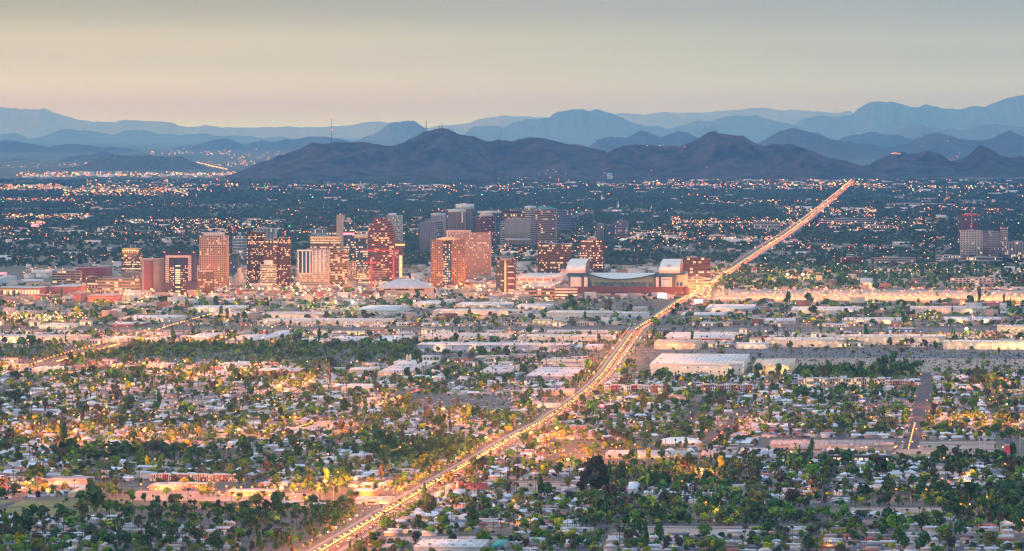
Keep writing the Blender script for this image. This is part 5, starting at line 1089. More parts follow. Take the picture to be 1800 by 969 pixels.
def crown_tpl(K, seed, q=.30, lobes=7):
    r_ = np.random.RandomState(seed); L = []
    for k in range(lobes):
        a = r_.uniform(0, 6.28); rr = r_.uniform(0, .55) * (k > 0); L.append((rr * math.cos(a), rr * math.sin(a), r_.uniform(-.35, .55), r_.uniform(.38, .62)))
    V = np.zeros((K, 4, 3))
    for i in range(K):
        l = L[r_.randint(lobes)]; d = r_.normal(size=3); d /= np.linalg.norm(d); d[2] = abs(d[2]) * .9 if r_.rand() < .75 else d[2]; d /= np.linalg.norm(d)
        c = np.array(l[:3]) + d * l[3] * r_.uniform(.72, 1.06)
        nr = d + r_.normal(size=3) * .45; nr /= np.linalg.norm(nr); a = np.cross(nr, r_.normal(size=3)); a /= np.linalg.norm(a); b = np.cross(nr, a)
        s1, s2 = q * r_.uniform(.6, 1.2) / 2, q * r_.uniform(.6, 1.2) / 2
        V[i] = [c - a * s1 - b * s2, c + a * s1 - b * s2 * .6, c + a * s1 * .7 + b * s2, c - a * s1 + b * s2 * .8]
    return V                                               # radius about 1, centred
def crowns(pos, rad, hgt, col, tpl, seed, bright=.22):     # pos (N,3) crown centres; returns verts, loops, totals, colours
    r_ = np.random.RandomState(seed); N = len(pos); pick = r_.randint(len(tpl), size=N); vs = []; cs = []
    for t in range(len(tpl)):
        m = np.where(pick == t)[0]
        if not len(m): continue
        T = tpl[t]; K = len(T); a = r_.uniform(0, 6.28, len(m)); c_, s_ = np.cos(a)[:, None, None], np.sin(a)[:, None, None]
        X = T[None, ..., 0]; Y = T[None, ..., 1]; Zz = T[None, ..., 2]
        R1 = rad[m][:, None, None]; H1 = hgt[m][:, None, None]
        P_ = np.stack([(X * c_ - Y * s_) * R1 + pos[m, 0][:, None, None], (X * s_ + Y * c_) * R1 + pos[m, 1][:, None, None], Zz * H1 + pos[m, 2][:, None, None]], -1)
        vs.append(P_.reshape(-1, 3)); cc = col[m][:, None, :] * (1 + bright * r_.normal(size=(len(m), K, 1)))
        cs.append(np.clip(cc, .008, .9).reshape(-1, 3))
    v = np.concatenate(vs); c = np.concatenate(cs); nq = len(v) // 4
    return v, np.arange(nq * 4), np.full(nq, 4), c
def boxes(e, n, z, wd, dp, h, col, yaw=None, roofcol=None):
    """many boxes on the ground grid at once; e, n is the centre"""
    N = len(e); sx_ = np.array([-1, 1, 1, -1, -1, 1, 1, -1]) * .5; sy_ = np.array([-1, -1, 1, 1, -1, -1, 1, 1]) * .5; sz_ = np.array([0, 0, 0, 0, 1, 1, 1, 1])
    lx = sx_[None] * wd[:, None]; ly = sy_[None] * dp[:, None]
    if yaw is not None:
        c_, s_ = np.cos(yaw)[:, None], np.sin(yaw)[:, None]; lx, ly = lx * c_ - ly * s_, lx * s_ + ly * c_
    E = e[:, None] + lx; Nn = n[:, None] + ly; X = E * ca + Nn * sa; Y = -E * sa + Nn * ca; Zz = z[:, None] + sz_[None] * h[:, None]
    v = np.stack([X, Y, Zz], -1).reshape(-1, 3)
    fq = np.array([(0, 1, 5, 4), (1, 2, 6, 5), (2, 3, 7, 6), (3, 0, 4, 7), (4, 5, 6, 7)])
    lv = (fq[None] + 8 * np.arange(N)[:, None, None]).ravel()
    c = np.repeat(col[:, None, :], 5, 1)
    if roofcol is not None: c[:, 4] = roofcol
    return v, lv, np.full(5 * N, 4), c.reshape(-1, 3)
def gables(e, n, z, wd, dp, h, col, ew=True):
    N = len(e); u = np.array([-1, 1, 1, -1, -1, 1]) * .5; w_ = np.array([-1, -1, 1, 1, 0, 0]) * .5; hz = np.array([0, 0, 0, 0, 1, 1])
    fl = ew.astype(bool)
    hip = .78
    u2 = u.copy(); u2[4:] *= hip
    lx = np.where(fl[:, None], u2[None] * wd[:, None], w_[None] * wd[:, None]); ly = np.where(fl[:, None], w_[None] * dp[:, None], u2[None] * dp[:, None])
    E = e[:, None] + lx; Nn = n[:, None] + ly
    v = np.stack([E * ca + Nn * sa, -E * sa + Nn * ca, z[:, None] + hz[None] * h[:, None]], -1).reshape(-1, 3)
    base = 6 * np.arange(N)[:, None]
    lv = np.concatenate([np.array([0, 1, 5, 4, 2, 3, 4, 5])[None] + base, np.array([1, 2, 5, 3, 0, 4])[None] + base], 1).ravel()
    lt = np.tile([4, 4, 3, 3], N)
    return v, lv, lt, np.repeat(col, 4, 0)
class Mass:
    def __init__(s): s.v = []; s.l = []; s.t = []; s.c = []; s.m = []; s.n = 0
    def add(s, q, m=0):
        v, l, t, c = q; s.v.append(v); s.l.append(l + s.n); s.t.append(t); s.c.append(c); s.m.append(np.full(len(t), m)); s.n += len(v); return s
    def build(s, name, mats):
        return link(name, raw_mesh(name, np.concatenate(s.v), np.concatenate(s.l), np.concatenate(s.t), np.concatenate(s.m), np.concatenate(s.c), mats))
def in_view(X, Y, pad=30):
    px, py = proj(X, Y); return (px > -pad) & (px < 1800 + pad) & (py < 990)
# ---------------------------------------------------------------- labels that single out
LMK = [('the bottom stretch of the avenue', 610, 950), ('the big white store roof', 800, 962), ('the pale dirt strip', 1200, 932), ('the giant dark tree', 1040, 850), ('the red roofed church', 830, 856), ('the park lawn', 90, 893),
 ('the orange brick shops', 450, 868), ('the three window strip mall', 658, 880), ('the bottom left corner', 20, 955), ('the palm grove', 520, 935), ('the palms of the left bottom edge', 260, 940), ('the white dome', 1192, 776), ('the long school', 1460, 788), ('the bottom right corner', 1785, 955),
 ('the rust brown roof', 1520, 925), ('the school field', 1650, 795), ('the bottom dirt lot', 790, 948), ('the flat white shed', 1010, 958), ('the right hand palms', 1560, 898), ('the huge white warehouse', 1250, 645), ('the red and white flats', 1115, 684),
 ('the stadium', 1100, 500), ('the round dark towers', 700, 490), ('the columned hall', 1020, 556), ('the left edge warehouse', 80, 596), ('the skylight factory', 710, 656), ('the white grid hotel', 550, 505), ('the riverside thicket', 480, 615), ('the railway bend', 300, 590),
 ('the salmon warehouses', 560, 565), ('the freeway', 1500, 520), ('the right edge warehouse', 1740, 605), ('the dark railway', 1450, 580), ('the arena', 715, 515), ('the framed tower', 318, 516), ('the brick sports halls', 80, 520), ('the striped right street', 1622, 700), ('the pick up lot', 820, 710), ('the tan flats', 1500, 672), ('the mid avenue', 1040, 690), ('the upper avenue', 1300, 468), ('the far avenue', 1450, 360)]
ORD = ['', 'first', 'second', 'third', 'fourth', 'fifth', 'sixth', 'seventh', 'eighth', 'ninth', 'tenth', 'eleventh', 'twelfth', 'thirteenth', 'fourteenth', 'fifteenth', 'sixteenth', 'seventeenth', 'eighteenth', 'nineteenth', 'twentieth']
def ordn(k): return ORD[k] if k <= 20 else '%dth' % k if k % 10 not in (1, 2, 3) else '%d%s' % (k, {1: 'st', 2: 'nd', 3: 'rd'}[k % 10])
def shorten(t):
    if len(t.split()) > 16: t = t.replace(' the ', ' ')
    if len(t.split()) > 16: t = t.replace(' from left', '')
    return t
def name_all(items):                                        # items: (object, words, X, Y)
    d = {}
    for o, wds, X, Y in items:
        px, py = proj(X, Y); px = float(px); py = float(py)
        nm, lx, ly = min(LMK, key=lambda q: (q[1] - px) ** 2 + (2.2 * (q[2] - py)) ** 2)
        dx, dy = px - lx, (py - ly) * 2.2
        rel = ('right of' if dx > 0 else 'left of') if abs(dx) > abs(dy) else ('in front of' if dy > 0 else 'behind')
        d.setdefault('%s %s %s' % (wds, rel, nm), []).append((px, o))
    for k, v_ in d.items():
        v_.sort(key=lambda q: q[0])
        for i, (px, o) in enumerate(v_):
            o['label'] = shorten(k if len(v_) == 1 else '%s, %s from left' % (k, ordn(i + 1)))

# ---------------------------------------------------------------- giant dark tree
TP_BIG = [crown_tpl(900, 500 + k, .20, 10) for k in range(2)]
def one_crown(tpl, col, rx, hz, cz, seed, name='crown', parent=None):
    v, l, t, c = crowns(np.array([[0, 0, cz]]), np.array([rx]), np.array([hz]), np.array([col]), [tpl], seed); return link(name, raw_mesh(name, v, l, t, None, c, [M_LEAF]), parent)
X, Y = at(1042, 874); r = tag(link('giant_tree', None, None, (X, Y, 0)), 'giant dark tree towering over its neighbours right of the avenue', 'tree')
reserve(*(lambda e, n: (e - 14, e + 14, n - 8, n + 8))(*w2g(X, Y)))
tk = MB()
for dx, dy, tx, tz in ((0, 0, -4, 20), (1, 1, 5, 24), (-1, .5, -9, 18), (.5, -.5, 1, 30), (1.5, 0, 10, 18)): tk.tube((dx, dy, 0), .9, (dx + tx * .5, dy, tz * .5), .6, 6).tube((dx + tx * .5, dy, tz * .5), .6, (dx + tx, dy, tz), .25, 6)
part('trunk', tk, [M_BARK], r)
GV = [crowns(np.array([[a, b, c]]), np.array([q]), np.array([w_]), np.array([(.028, .046, .032)]), [TP_BIG[0]], i) for i, (a, b, c, q, w_) in enumerate([(-9, 0, 17, 6.5, 10), (-3, 1, 27, 7, 11), (4, 0, 31, 7.5, 12), (10, 1, 23, 6.5, 11), (0, -2, 14, 9, 9), (8, 0, 12, 8, 8), (-12, 1, 10, 5, 6), (14, 0, 15, 5, 8)])]
mm = Mass(); [mm.add(q) for q in GV]; o = mm.build('crown', [M_LEAF]); o.parent = r

# ---------------------------------------------------------------- trees
def sample(n0, n1, per_ha):
    a0 = (n1 ** 2 - n0 ** 2) / 2 * .235; N = int(a0 / 1e4 * per_ha)
    Y = np.sqrt(rs.uniform(n0 ** 2, n1 ** 2, N)); X = (rs.uniform(-1, 1, N)) * .1165 * Y
    return X, Y
X, Y = sample(4080, 12600, 95)
px, py = proj(X, Y); td, hs, bl, zs = zone(px, py)
clump = np.array(vnoise(X / 90 + 50, Y / 150 + 50, 77)) * 1.2 + .4
keep = (rs.rand(len(X)) * 95 < td * clump) & in_view(X, Y) & clear_roads(X, Y, 3)
e_, n_ = w2g(X, Y); keep &= free(e_, n_, 1.0)
X, Y, zs, td = X[keep], Y[keep], zs[keep], td[keep]
fe = np.abs((w2g(X, Y)[1] - n0) % PITCH_N); mroad = (np.minimum(fe, PITCH_N - fe) > 5.5) | (Y > 7100); X, Y, zs, td = X[mroad], Y[mroad], zs[mroad], td[mroad]
o_ = np.argsort(Y); X, Y, zs, td = X[o_], Y[o_], zs[o_], td[o_]
sp_i = np.zeros(len(X), int)
for k, wv in WTS.items():
    m = zs == k; sp_i[m] = rs.choice(len(SK), size=m.sum(), p=np.array(wv) / sum(wv))
rad = np.clip(rs.gamma(5.0, .72, len(X)), 1.5, 8.0) * np.array([SPEC[k][1] for k in SK])[sp_i] * np.where(rs.rand(len(X)) < .1, 1.35, 1) * np.where(zs == 'scrub', .85, 1.0)
hgt = rad * rs.uniform(.55, 1.2, len(X)) * np.array([SPEC[k][2] for k in SK])[sp_i]
colm = rs.rand(len(X)) < .04; hgt = np.where(colm, hgt * 1.9, hgt); rad = np.where(colm, rad * .62, rad)
NI = 290
TV = {}
for k in range(len(SK)):
    for q in range(3):
        colk = np.array(SPEC[SK[k]][0]); TV[k, q] = (one_crown(crown_tpl(520, 40 + k * 3 + q, .21, 9), colk, 1, 1, 0, q).data,)
        bpy.data.objects.remove(COL.objects[-1])
tkm = MB().tube((0, 0, 0), .09, (.02, 0, .55), .06, 6).tube((.02, 0, .5), .06, (.28, .1, 1.0), .02, 5).tube((.02, 0, .5), .055, (-.25, -.08, 1.0), .02, 5).tube((.02, 0, .5), .05, (.0, .2, 1.1), .02, 5).mesh('trunk', [M_BARK])
near = np.zeros(len(X), bool); near[:NI] = True
items = []
for i in np.where(near)[0]:
    k = sp_i[i]; r = tag(link('leafy_tree', None, None, (X[i], Y[i], 0), rs.uniform(0, 6.28)), None, 'tree', 'near trees among the houses')
    cz = 1.2 + hgt[i] * .95; link('crown', TV[k, i % 3][0], r, (0, 0, cz), 0, (rad[i], rad[i], hgt[i])); link('trunk', tkm, r, (0, 0, 0), 0, (rad[i], rad[i], cz))
    items.append((r, ('broad ' if rad[i] > 4.6 else 'small ' if rad[i] < 3 else '') + SPEC[SK[k]][3] + ' tree', X[i], Y[i]))
name_all(items)
tm = Mass(); C7 = np.array([SPEC[k][0] for k in SK])
cv = C7[sp_i] * (1 + .18 * rs.normal(size=(len(X), 1))) * (1 + .06 * rs.normal(size=(len(X), 3))); cv = np.clip(cv, .01, .6)
for lo, hi, K, q in ((0, 5000, 190, .34), (5000, 6500, 110, .42), (6500, 9000, 60, .54), (9000, 14000, 34, .70)):
    m = (~near) & (Y >= lo) & (Y < hi)
    if not m.any(): continue
    tpl = [crown_tpl(K, 900 + K + t, q, 6) for t in range(8)]
    tm.add(crowns(np.stack([X[m], Y[m], .8 + hgt[m] * .95], 1), rad[m], hgt[m], cv[m], tpl, K))
    if lo < 9000:
        ee, nn = w2g(X[m], Y[m]); tm.add(boxes(ee, nn, np.zeros(m.sum()), rad[m] * .13, rad[m] * .13, hgt[m], np.tile([[.11, .085, .07]], (m.sum(), 1))), 1)
X_, Y_ = sample(4300, 9000, 5.0); px, py = proj(X_, Y_); td, hs, bl, zs = zone(px, py); m = (td > 12) & in_view(X_, Y_) & clear_roads(X_, Y_, 1); X_, Y_ = X_[m], Y_[m]; ee, nn = w2g(X_, Y_); m = free(ee, nn, 1); X_, Y_, ee, nn = X_[m], Y_[m], ee[m], nn[m]; hz = rs.uniform(9, 17, len(X_))
tm.add(crowns(np.stack([X_, Y_, hz], 1), rs.uniform(1.8, 2.7, len(X_)), rs.uniform(1.3, 2.2, len(X_)), np.tile([[.05, .075, .035]], (len(X_), 1)), [crown_tpl(40, 7000 + t, .6, 3) for t in range(4)], 8)); tm.add(boxes(ee, nn, np.zeros(len(X_)), np.full(len(X_), .5), np.full(len(X_), .5), hz, np.tile([[.13, .10, .08]], (len(X_), 1))), 1)
tag(tm.build('tree_mass', [M_LEAF, M_BARK]), 'thousands of small green and olive trees spread between the houses and warehouses', 'trees', None, 'stuff')
NT = (X, Y)
# far woods north of the centre
X, Y = sample(12600, 34500, 9.0)
gap = np.array(vnoise(X / 260 + 9, Y / 700 + 9, 5)); far_keep = (rs.rand(len(X)) < np.clip((gap - .12) * 3.2, .12, 1)) & (dist_line(X, Y, AVE) > 32); px, py = proj(X, Y)
e_, n_ = w2g(X, Y); far_keep &= free(e_, n_, 2) & (rs.rand(len(X)) < np.clip((36000 - Y) / 9000, .35, 1))
X, Y = X[far_keep], Y[far_keep]; N = len(X)
rad = rs.uniform(5, 10, N) * (.8 + Y / 40000); hg = rs.uniform(3.8, 7.0, N); cvf = np.array([(.026, .072, .050), (.036, .090, .052), (.045, .075, .055), (.022, .058, .046)])[rs.randint(4, size=N)] * (1 + .2 * rs.normal(size=(N, 1)))
fm = Mass(); tpl = [crown_tpl(22, 2000 + t, .85, 5) for t in range(8)]
fm.add(crowns(np.stack([X, Y, hg * .95], 1), rad, hg, np.clip(cvf, .01, .3), tpl, 71))
tag(fm.build('far_woods', [M_LEAF]), 'dense blue green belt of far trees below the mountains', 'woods', None, 'stuff')
# desert scrub on river bed and field
X, Y = sample(6700, 8500, 60); px, py = proj(X, Y)
m = (((px > 1130) & (py > 612) & (py < 655)) | ((px < 1060) & (py > 604) & (py < 640))) & in_view(X, Y); X, Y = X[m], Y[m]; e_, n_ = w2g(X, Y); m = free(e_, n_, 1) & clear_roads(X, Y, 2); X, Y = X[m], Y[m]
sc_ = Mass(); tpl = [crown_tpl(22, 3000 + t, .6, 4) for t in range(5)]; rr = rs.uniform(.7, 2.0, len(X))
sc_.add(crowns(np.stack([X, Y, rr * .5], 1), rr, rr * .7, np.array([(.11, .11, .07), (.16, .13, .09), (.07, .09, .05)])[rs.randint(3, size=len(X))], tpl, 5))
tag(sc_.build('desert_scrub', [M_LEAF]), 'low grey green scrub scattered over the river bed and bare field', 'scrub', None, 'stuff')

# ---------------------------------------------------------------- palms
def palm_mesh(seed):
    r_ = random.Random(seed); b = MB()
    for k in range(20):
        a = r_.uniform(0, 6.28); el = r_.uniform(-.7, 1.0); L_ = r_.uniform(1.5, 2.1); c_, s_ = math.cos(a), math.sin(a); wv = .35
        p0 = np.array([0, 0, 0.]); p1 = np.array([c_ * L_ * .6 * math.cos(el), s_ * L_ * .6 * math.cos(el), L_ * .6 * math.sin(el)]); p2 = p1 + np.array([c_ * L_ * .45, s_ * L_ * .45, -L_ * .45]); sd_ = np.array([-s_, c_, 0]) * wv
        sh = r_.uniform(.7, 1.35); cc = (.040 * sh, .062 * sh, .028 * sh)
        b.add([p0 - sd_ * .3, p0 + sd_ * .3, p1 + sd_, p1 - sd_, p2 + sd_ * .4, p2 - sd_ * .4], [(0, 1, 2, 3), (3, 2, 4, 5)], 0, cc)
    return b.mesh('fronds', [M_LEAF])
PM = [palm_mesh(k) for k in range(4)]
PSK = MB().tube((0, 0, -1.6), .35, (0, 0, .1), .65, 7).mesh('dead_frond_skirt', [cm((.20, .14, .09))])
PT = MB().tube((0, 0, 0), .26, (.1, 0, 1), .17, 6).mesh('trunk', [M_BARK])
PAL = [(0, 120, 930, 965, 24), (120, 420, 915, 965, 34), (420, 640, 905, 968, 46), (1180, 1400, 790, 830, 10), (1340, 1700, 868, 892, 34), (1640, 1700, 900, 940, 8), (980, 1110, 930, 962, 12), (700, 860, 860, 940, 10), (1060, 1330, 830, 900, 14), (600, 700, 870, 935, 8), (1340, 1560, 930, 960, 12), (860, 960, 770, 880, 12), (1600, 1800, 820, 860, 8)]
items = []
for x0, x1, y0, y1, cnt in PAL:
    for _ in range(int(cnt * 1.5)):
        X, Y = at(rs.uniform(x0, x1), rs.uniform(y0, y1))
        if not clear_roads(np.array([X]), np.array([Y]), 1)[0] or not free(*[np.array([q]) for q in w2g(X, Y)], .5)[0]: continue
        h = rs.uniform(9, 16); r = tag(link('palm_tree', None, None, (X, Y, 0), rs.uniform(0, 6)), None, 'palm', 'tall fan palms'); k = rs.randint(4); s_ = rs.uniform(1.3, 1.9)
        link('fronds', PM[k], r, (.1, 0, h), 0, (s_, s_, s_)); link('dead_frond_skirt', PSK, r, (.1, 0, h), 0, (s_, s_, s_)); link('trunk', PT, r, (0, 0, 0), 0, (1, 1, h))
        items.append((r, ('tall ' if h > 13.5 else 'short ' if h < 11 else '') + 'fan palm', X, Y))
name_all(items)
# ---------------------------------------------------------------- houses on the residential grid
LE, LN = 17.5, PITCH_N / 3.0
ee, nn = np.meshgrid(np.arange(-1500, 900, LE), np.arange(4080, 7150, LN))
ee, nn = ee.ravel() + rs.uniform(-2.5, 2.5, ee.size), nn.ravel() + rs.uniform(-3, 3, nn.size)
f_ = (nn - n0) % PITCH_N; k_ = np.minimum(f_, PITCH_N - f_) > 9; X, Y = g2w(ee, nn)
px, py = proj(X, Y); td, hs, bl, zs = zone(px, py)
k_ &= hs & in_view(X, Y) & clear_roads(X, Y, 7) & free(ee, nn, 7) & (rs.rand(len(ee)) < .86)
fe = np.abs((ee + 1700) % PITCH_E); k_ &= np.minimum(fe, PITCH_E - fe) > 11
ee, nn, X, Y = ee[k_], nn[k_], X[k_], Y[k_]; o_ = np.argsort(Y); ee, nn, X, Y = ee[o_], nn[o_], X[o_], Y[o_]
WC = np.array([(.62, .56, .54), (.66, .60, .58), (.56, .44, .38), (.60, .48, .42), (.50, .40, .38), (.72, .70, .70), (.46, .34, .30), (.58, .36, .30), (.42, .46, .52)])
RC = np.array([(.62, .62, .66), (.76, .76, .80), (.42, .40, .42), (.22, .20, .22), (.22, .15, .14), (.40, .29, .27), (.17, .18, .23), (.58, .54, .54), (.40, .15, .11), (.72, .70, .72)])
WN = ['pale grey', 'white', 'tan', 'sand', 'mauve', 'bright white', 'brown', 'salmon', 'blue grey']; RN = ['light grey', 'white', 'grey', 'dark grey', 'brown', 'pinkish', 'slate', 'pale', 'red tile', 'whitish']
def house_kind(w_, d_, h_, typ, wc, rc):
    kids = {}
    kids['wall'] = MB().box(-w_ / 2, w_ / 2, -d_ / 2, d_ / 2, 0, h_).mesh('wall', [cm(tuple(wc))])
    if typ == 'flat': rb = MB().box(-w_ / 2 - .4, w_ / 2 + .4, -d_ / 2 - .6, d_ / 2 + .4, h_, h_ + .35, bottom=True).box(-w_ * .1, w_ * .05, 0, 1.4, h_ + .35, h_ + 1.1)
    else:
        a, b, rr = w_ / 2 + .6, d_ / 2 + .6, h_ + d_ * .20; hp_ = .55 if typ == 'hip' else 1.0
        rb = MB().add([(-a, -b, h_), (a, -b, h_), (a, b, h_), (-a, b, h_), (-a * hp_, 0, rr), (a * hp_, 0, rr)], [(0, 1, 5, 4), (2, 3, 4, 5), (1, 2, 5), (3, 0, 4), (3, 2, 1, 0)])
        rb.box(w_ * .2, w_ * .2 + .9, .6, 1.5, h_, rr + .6)
    kids['roof'] = rb.mesh('roof', [cm(tuple(rc), .6)])
    kids['door'] = MB().box(w_ * .02, w_ * .02 + 1, -d_ / 2 - .08, -d_ / 2, 0, 2.1).mesh('door', [cm((.20, .12, .09))])
    kids['window'] = MB().box(-w_ * .38, -w_ * .38 + 1.8, -d_ / 2 - .07, -d_ / 2, .9, 2.1).mesh('window', [M_GLASS])
    kids['garage_door'] = MB().box(w_ * .24, w_ * .24 + 2.8, -d_ / 2 - .08, -d_ / 2, 0, 2.2).mesh('garage_door', [cm((.66, .62, .60))])
    kids['porch_lamp'] = MB().octa((w_ * .02 + 1.5, -d_ / 2 - .4, 2.2), .16).mesh('porch_lamp', [L_WH])
    return kids
HK = [(house_kind(w_, d_, h_, t, WC[a], RC[b]), a, b, t, w_, d_) for w_, d_, h_, t, a, b in ((13, 10, 2.8, 'gable', 0, 0), (15, 9, 2.8, 'hip', 2, 5), (18, 5.5, 2.9, 'flat', 5, 1), (12, 11, 2.9, 'hip', 3, 4), (16, 10, 2.8, 'gable', 1, 2), (14, 8, 3, 'flat', 8, 9), (11, 11, 5.4, 'hip', 2, 7), (15, 11, 2.9, 'gable', 7, 8), (17, 9, 2.8, 'gable', 4, 6), (13, 9, 2.8, 'flat', 0, 3), (12, 8, 2.8, 'gable', 6, 0), (17, 6, 2.9, 'flat', 1, 1))]
NH = 290; items = []
for i in range(min(NH, len(ee))):
    kd, a, b, t, w_, d_ = HK[rs.randint(len(HK))]
    r = tag(link('house', None, None, (X[i], Y[i], 0), -GA + (0 if rs.rand() < .75 else math.pi / 2)), None, 'house', 'houses of the nearest streets')
    for k, me in kd.items():
        if k in ('wall', 'roof') or (i < 130 and (k != 'porch_lamp' or rs.rand() < .35)): link(k, me, r)
    items.append((r, '%s house, %s %s roof' % (WN[a], RN[b].replace(' tile', '').replace('light grey', 'grey'), {'gable': 'gabled', 'hip': 'hipped', 'flat': 'flat'}[t]), X[i], Y[i]))
name_all(items)
e2, n2 = ee[NH:], nn[NH:]; N = len(e2); ew = rs.rand(N) < .65; wd = rs.uniform(11, 19, N); dp = rs.uniform(7, 11, N); wd, dp = np.where(ew, wd, dp), np.where(ew, dp, wd); hh = rs.uniform(2.7, 3.4, N) * np.where(rs.rand(N) < .08, 1.8, 1)
hm = Mass(); wcc = WC[rs.randint(len(WC), size=N)] * rs.uniform(.85, 1.1, (N, 1)); rcc = RC[rs.choice([0, 1, 1, 1, 9, 9, 2, 3, 4, 5, 6, 7, 8], size=N)] * rs.uniform(.88, 1.08, (N, 1)); flat = rs.rand(N) < .42; z = np.zeros(N)
hm.add(boxes(e2, n2, z, wd, dp, hh, wcc, None, rcc)); q = ~flat; hm.add(gables(e2[q], n2[q], hh[q] + .02, wd[q] + 1.2, dp[q] + 1.2, np.minimum(wd, dp)[q] * .22, rcc[q], ew[q]))
hm.add(boxes(e2[flat], n2[flat], hh[flat], wd[flat] + .9, dp[flat] + .9, z[flat] + .3, rcc[flat]))
# sheds, carports, parked cars and yard walls of the same blocks
M_ = int(N * 3.4); ix = rs.randint(N, size=M_); se = e2[ix] + rs.uniform(-9, 9, M_); sn = n2[ix] + rs.uniform(7, 15, M_) * rs.choice([-1, 1], M_); scl = rs.uniform(2, 6, M_); hm.add(boxes(se, sn, np.zeros(M_), scl, rs.uniform(1.8, 5, M_), rs.uniform(1.3, 2.7, M_), np.clip(rs.choice([.03, .05, .12, .3, .74, .8], size=(M_, 1)) * np.array([1, .97, .98]) * rs.uniform(.8, 1.1, (M_, 3)), 0, .8)))
M_ = int(N * 1.0); ix = rs.randint(N, size=M_); hm.add(boxes(e2[ix], n2[ix] + rs.uniform(11, 14, M_), np.zeros(M_), rs.uniform(14, 30, M_), np.full(M_, .25), np.full(M_, 1.8), np.tile([[.46, .38, .36]], (M_, 1)) * rs.uniform(.7, 1.2, (M_, 1))))
tag(hm.build('distant_houses', [M_ATT]), 'dense carpet of small pale roofed houses and sheds behind the nearest streets', 'houses', None, 'stuff')

# ---------------------------------------------------------------- low town buildings, one by one where they show largest
RCB = RC * np.array([.74, .71, .69])
X, Y = sample(6500, 12900, 7.0); px, py = proj(X, Y); td, hs, bl, zs = zone(px, py); ee, nn = w2g(X, Y)
k_ = bl & in_view(X, Y) & clear_roads(X, Y, 22) & free(ee, nn, 12) & ((py < 536) | (rs.rand(len(X)) < .5)) & ((py > 512) | (px < 1255) | (rs.rand(len(X)) < .35)); X, Y, ee, nn = X[k_], Y[k_], ee[k_], nn[k_]
sel = []; cell = {}
for i in np.argsort(Y):                          # keep them apart
    c = (int(ee[i] // 44), int(nn[i] // 30))
    if c in cell: continue
    cell[c] = 1; sel.append(i)
sel = np.array(sel); X, Y, ee, nn = X[sel], Y[sel], ee[sel], nn[sel]; N = len(sel)
BC = np.array([(.66, .60, .56), (.60, .48, .40), (.62, .42, .34), (.42, .17, .13), (.70, .66, .64), (.50, .44, .44), (.40, .28, .25), (.64, .54, .42)]); BN = ['pale', 'tan', 'salmon', 'brick red', 'white', 'grey', 'brown', 'sand']
def low_kind(w_, d_, h_, a, b):
    k = {'wall': MB().box(-w_ / 2, w_ / 2, -d_ / 2, d_ / 2, 0, h_).mesh('wall', [cm(tuple(BC[a]))])}
    rb = MB().box(-w_ / 2 - .2, w_ / 2 + .2, -d_ / 2 - .2, d_ / 2 + .2, h_, h_ + .5); k['roof'] = rb.mesh('roof', [cm(tuple(RC[b] * .88), .6)])
    k['rooftop_unit'] = MB().box(-w_ * .3, -w_ * .3 + 2.8, -d_ * .2, -d_ * .2 + 2, h_ + .5, h_ + 1.9).mesh('rooftop_unit', [cm((.36, .36, .38))])
    wb = MB(); nw = int(w_ / 5)
    for q in range(nw):
        wb.box(-w_ / 2 + (q + .2) * w_ / nw, -w_ / 2 + (q + .8) * w_ / nw, -d_ / 2 - .1, -d_ / 2, h_ * .2, h_ * .68, rnd.choice((0, 1, 2, 2, 2)))
    k['window_row'] = wb.mesh('window_row', [M_WINLIT, M_WINDIM, M_GLASS]); return k
LK = [(low_kind(w_, d_, h_, a, b), a, b) for w_, d_, h_, a, b in ((38, 24, 6, 0, 1), (30, 20, 5, 1, 0), (44, 26, 7, 2, 7), (24, 18, 8, 3, 2), (34, 22, 5.5, 4, 9), (26, 16, 9, 5, 6), (40, 20, 5, 6, 1), (22, 20, 11, 7, 5), (48, 24, 6.5, 4, 1), (30, 18, 6, 3, 8))]
items = []; NB = 230; near_b = set(np.argsort(Y - 0)[:NB].tolist()); rest = []
for i in range(N):
    ki = rs.randint(len(LK)); kd, a, b = LK[ki]
    if i not in near_b: rest.append(i); continue
    r = tag(link('low_building', None, None, (X[i], Y[i], 0), -GA), None, 'building', 'low flat buildings of the industrial belt'); s_ = rs.uniform(.6, 1.0); r.scale = (s_, s_, rs.uniform(.8, 1.2))
    for k, me in kd.items(): link(k, me, r)
    items.append((r, '%s flat building with %s roof' % (BN[a], RN[b]), X[i], Y[i]))
name_all(items)
rest = np.array(rest, int); tb = Mass(); N = len(rest); ca_i = rs.randint(len(BC), size=N)
hgt_ = rs.choice([5, 6, 7, 9, 12, 16], size=N, p=[.3, .25, .2, .12, .08, .05]).astype(float)
rr_ = RCB[rs.randint(len(RC), size=N)]
tb.add(boxes(ee[rest], nn[rest], np.zeros(N), rs.uniform(12, 34, N), rs.uniform(10, 22, N), hgt_, BC[ca_i] * rs.uniform(.5, 1.0, (N, 1)), None, rr_))
M_ = N * 9; ix = rest[rs.randint(N, size=M_)]; tb.add(boxes(ee[ix] + rs.uniform(-24, 24, M_), nn[ix] + rs.uniform(-24, 24, M_), np.zeros(M_), rs.uniform(2, 11, M_), rs.uniform(2, 8, M_), rs.uniform(1.4, 5, M_), np.clip(rs.choice([.04, .12, .5, .76], size=(M_, 1)) * np.array([1, .93, .90]) * rs.uniform(.8, 1.15, (M_, 3)), 0, .8)))
M_ = 4200; ix = rs.randint(len(X), size=M_); tb.add(boxes(ee[ix] + rs.uniform(-40, 40, M_), nn[ix] + rs.uniform(-32, 32, M_), np.zeros(M_), rs.uniform(2, 12, M_), rs.uniform(2, 6, M_), rs.uniform(1.4, 3.2, M_), np.clip(rs.choice([.04, .12, .5, .76], size=(M_, 1)) * np.array([1, .95, .93]) * rs.uniform(.8, 1.15, (M_, 3)), 0, .8)))
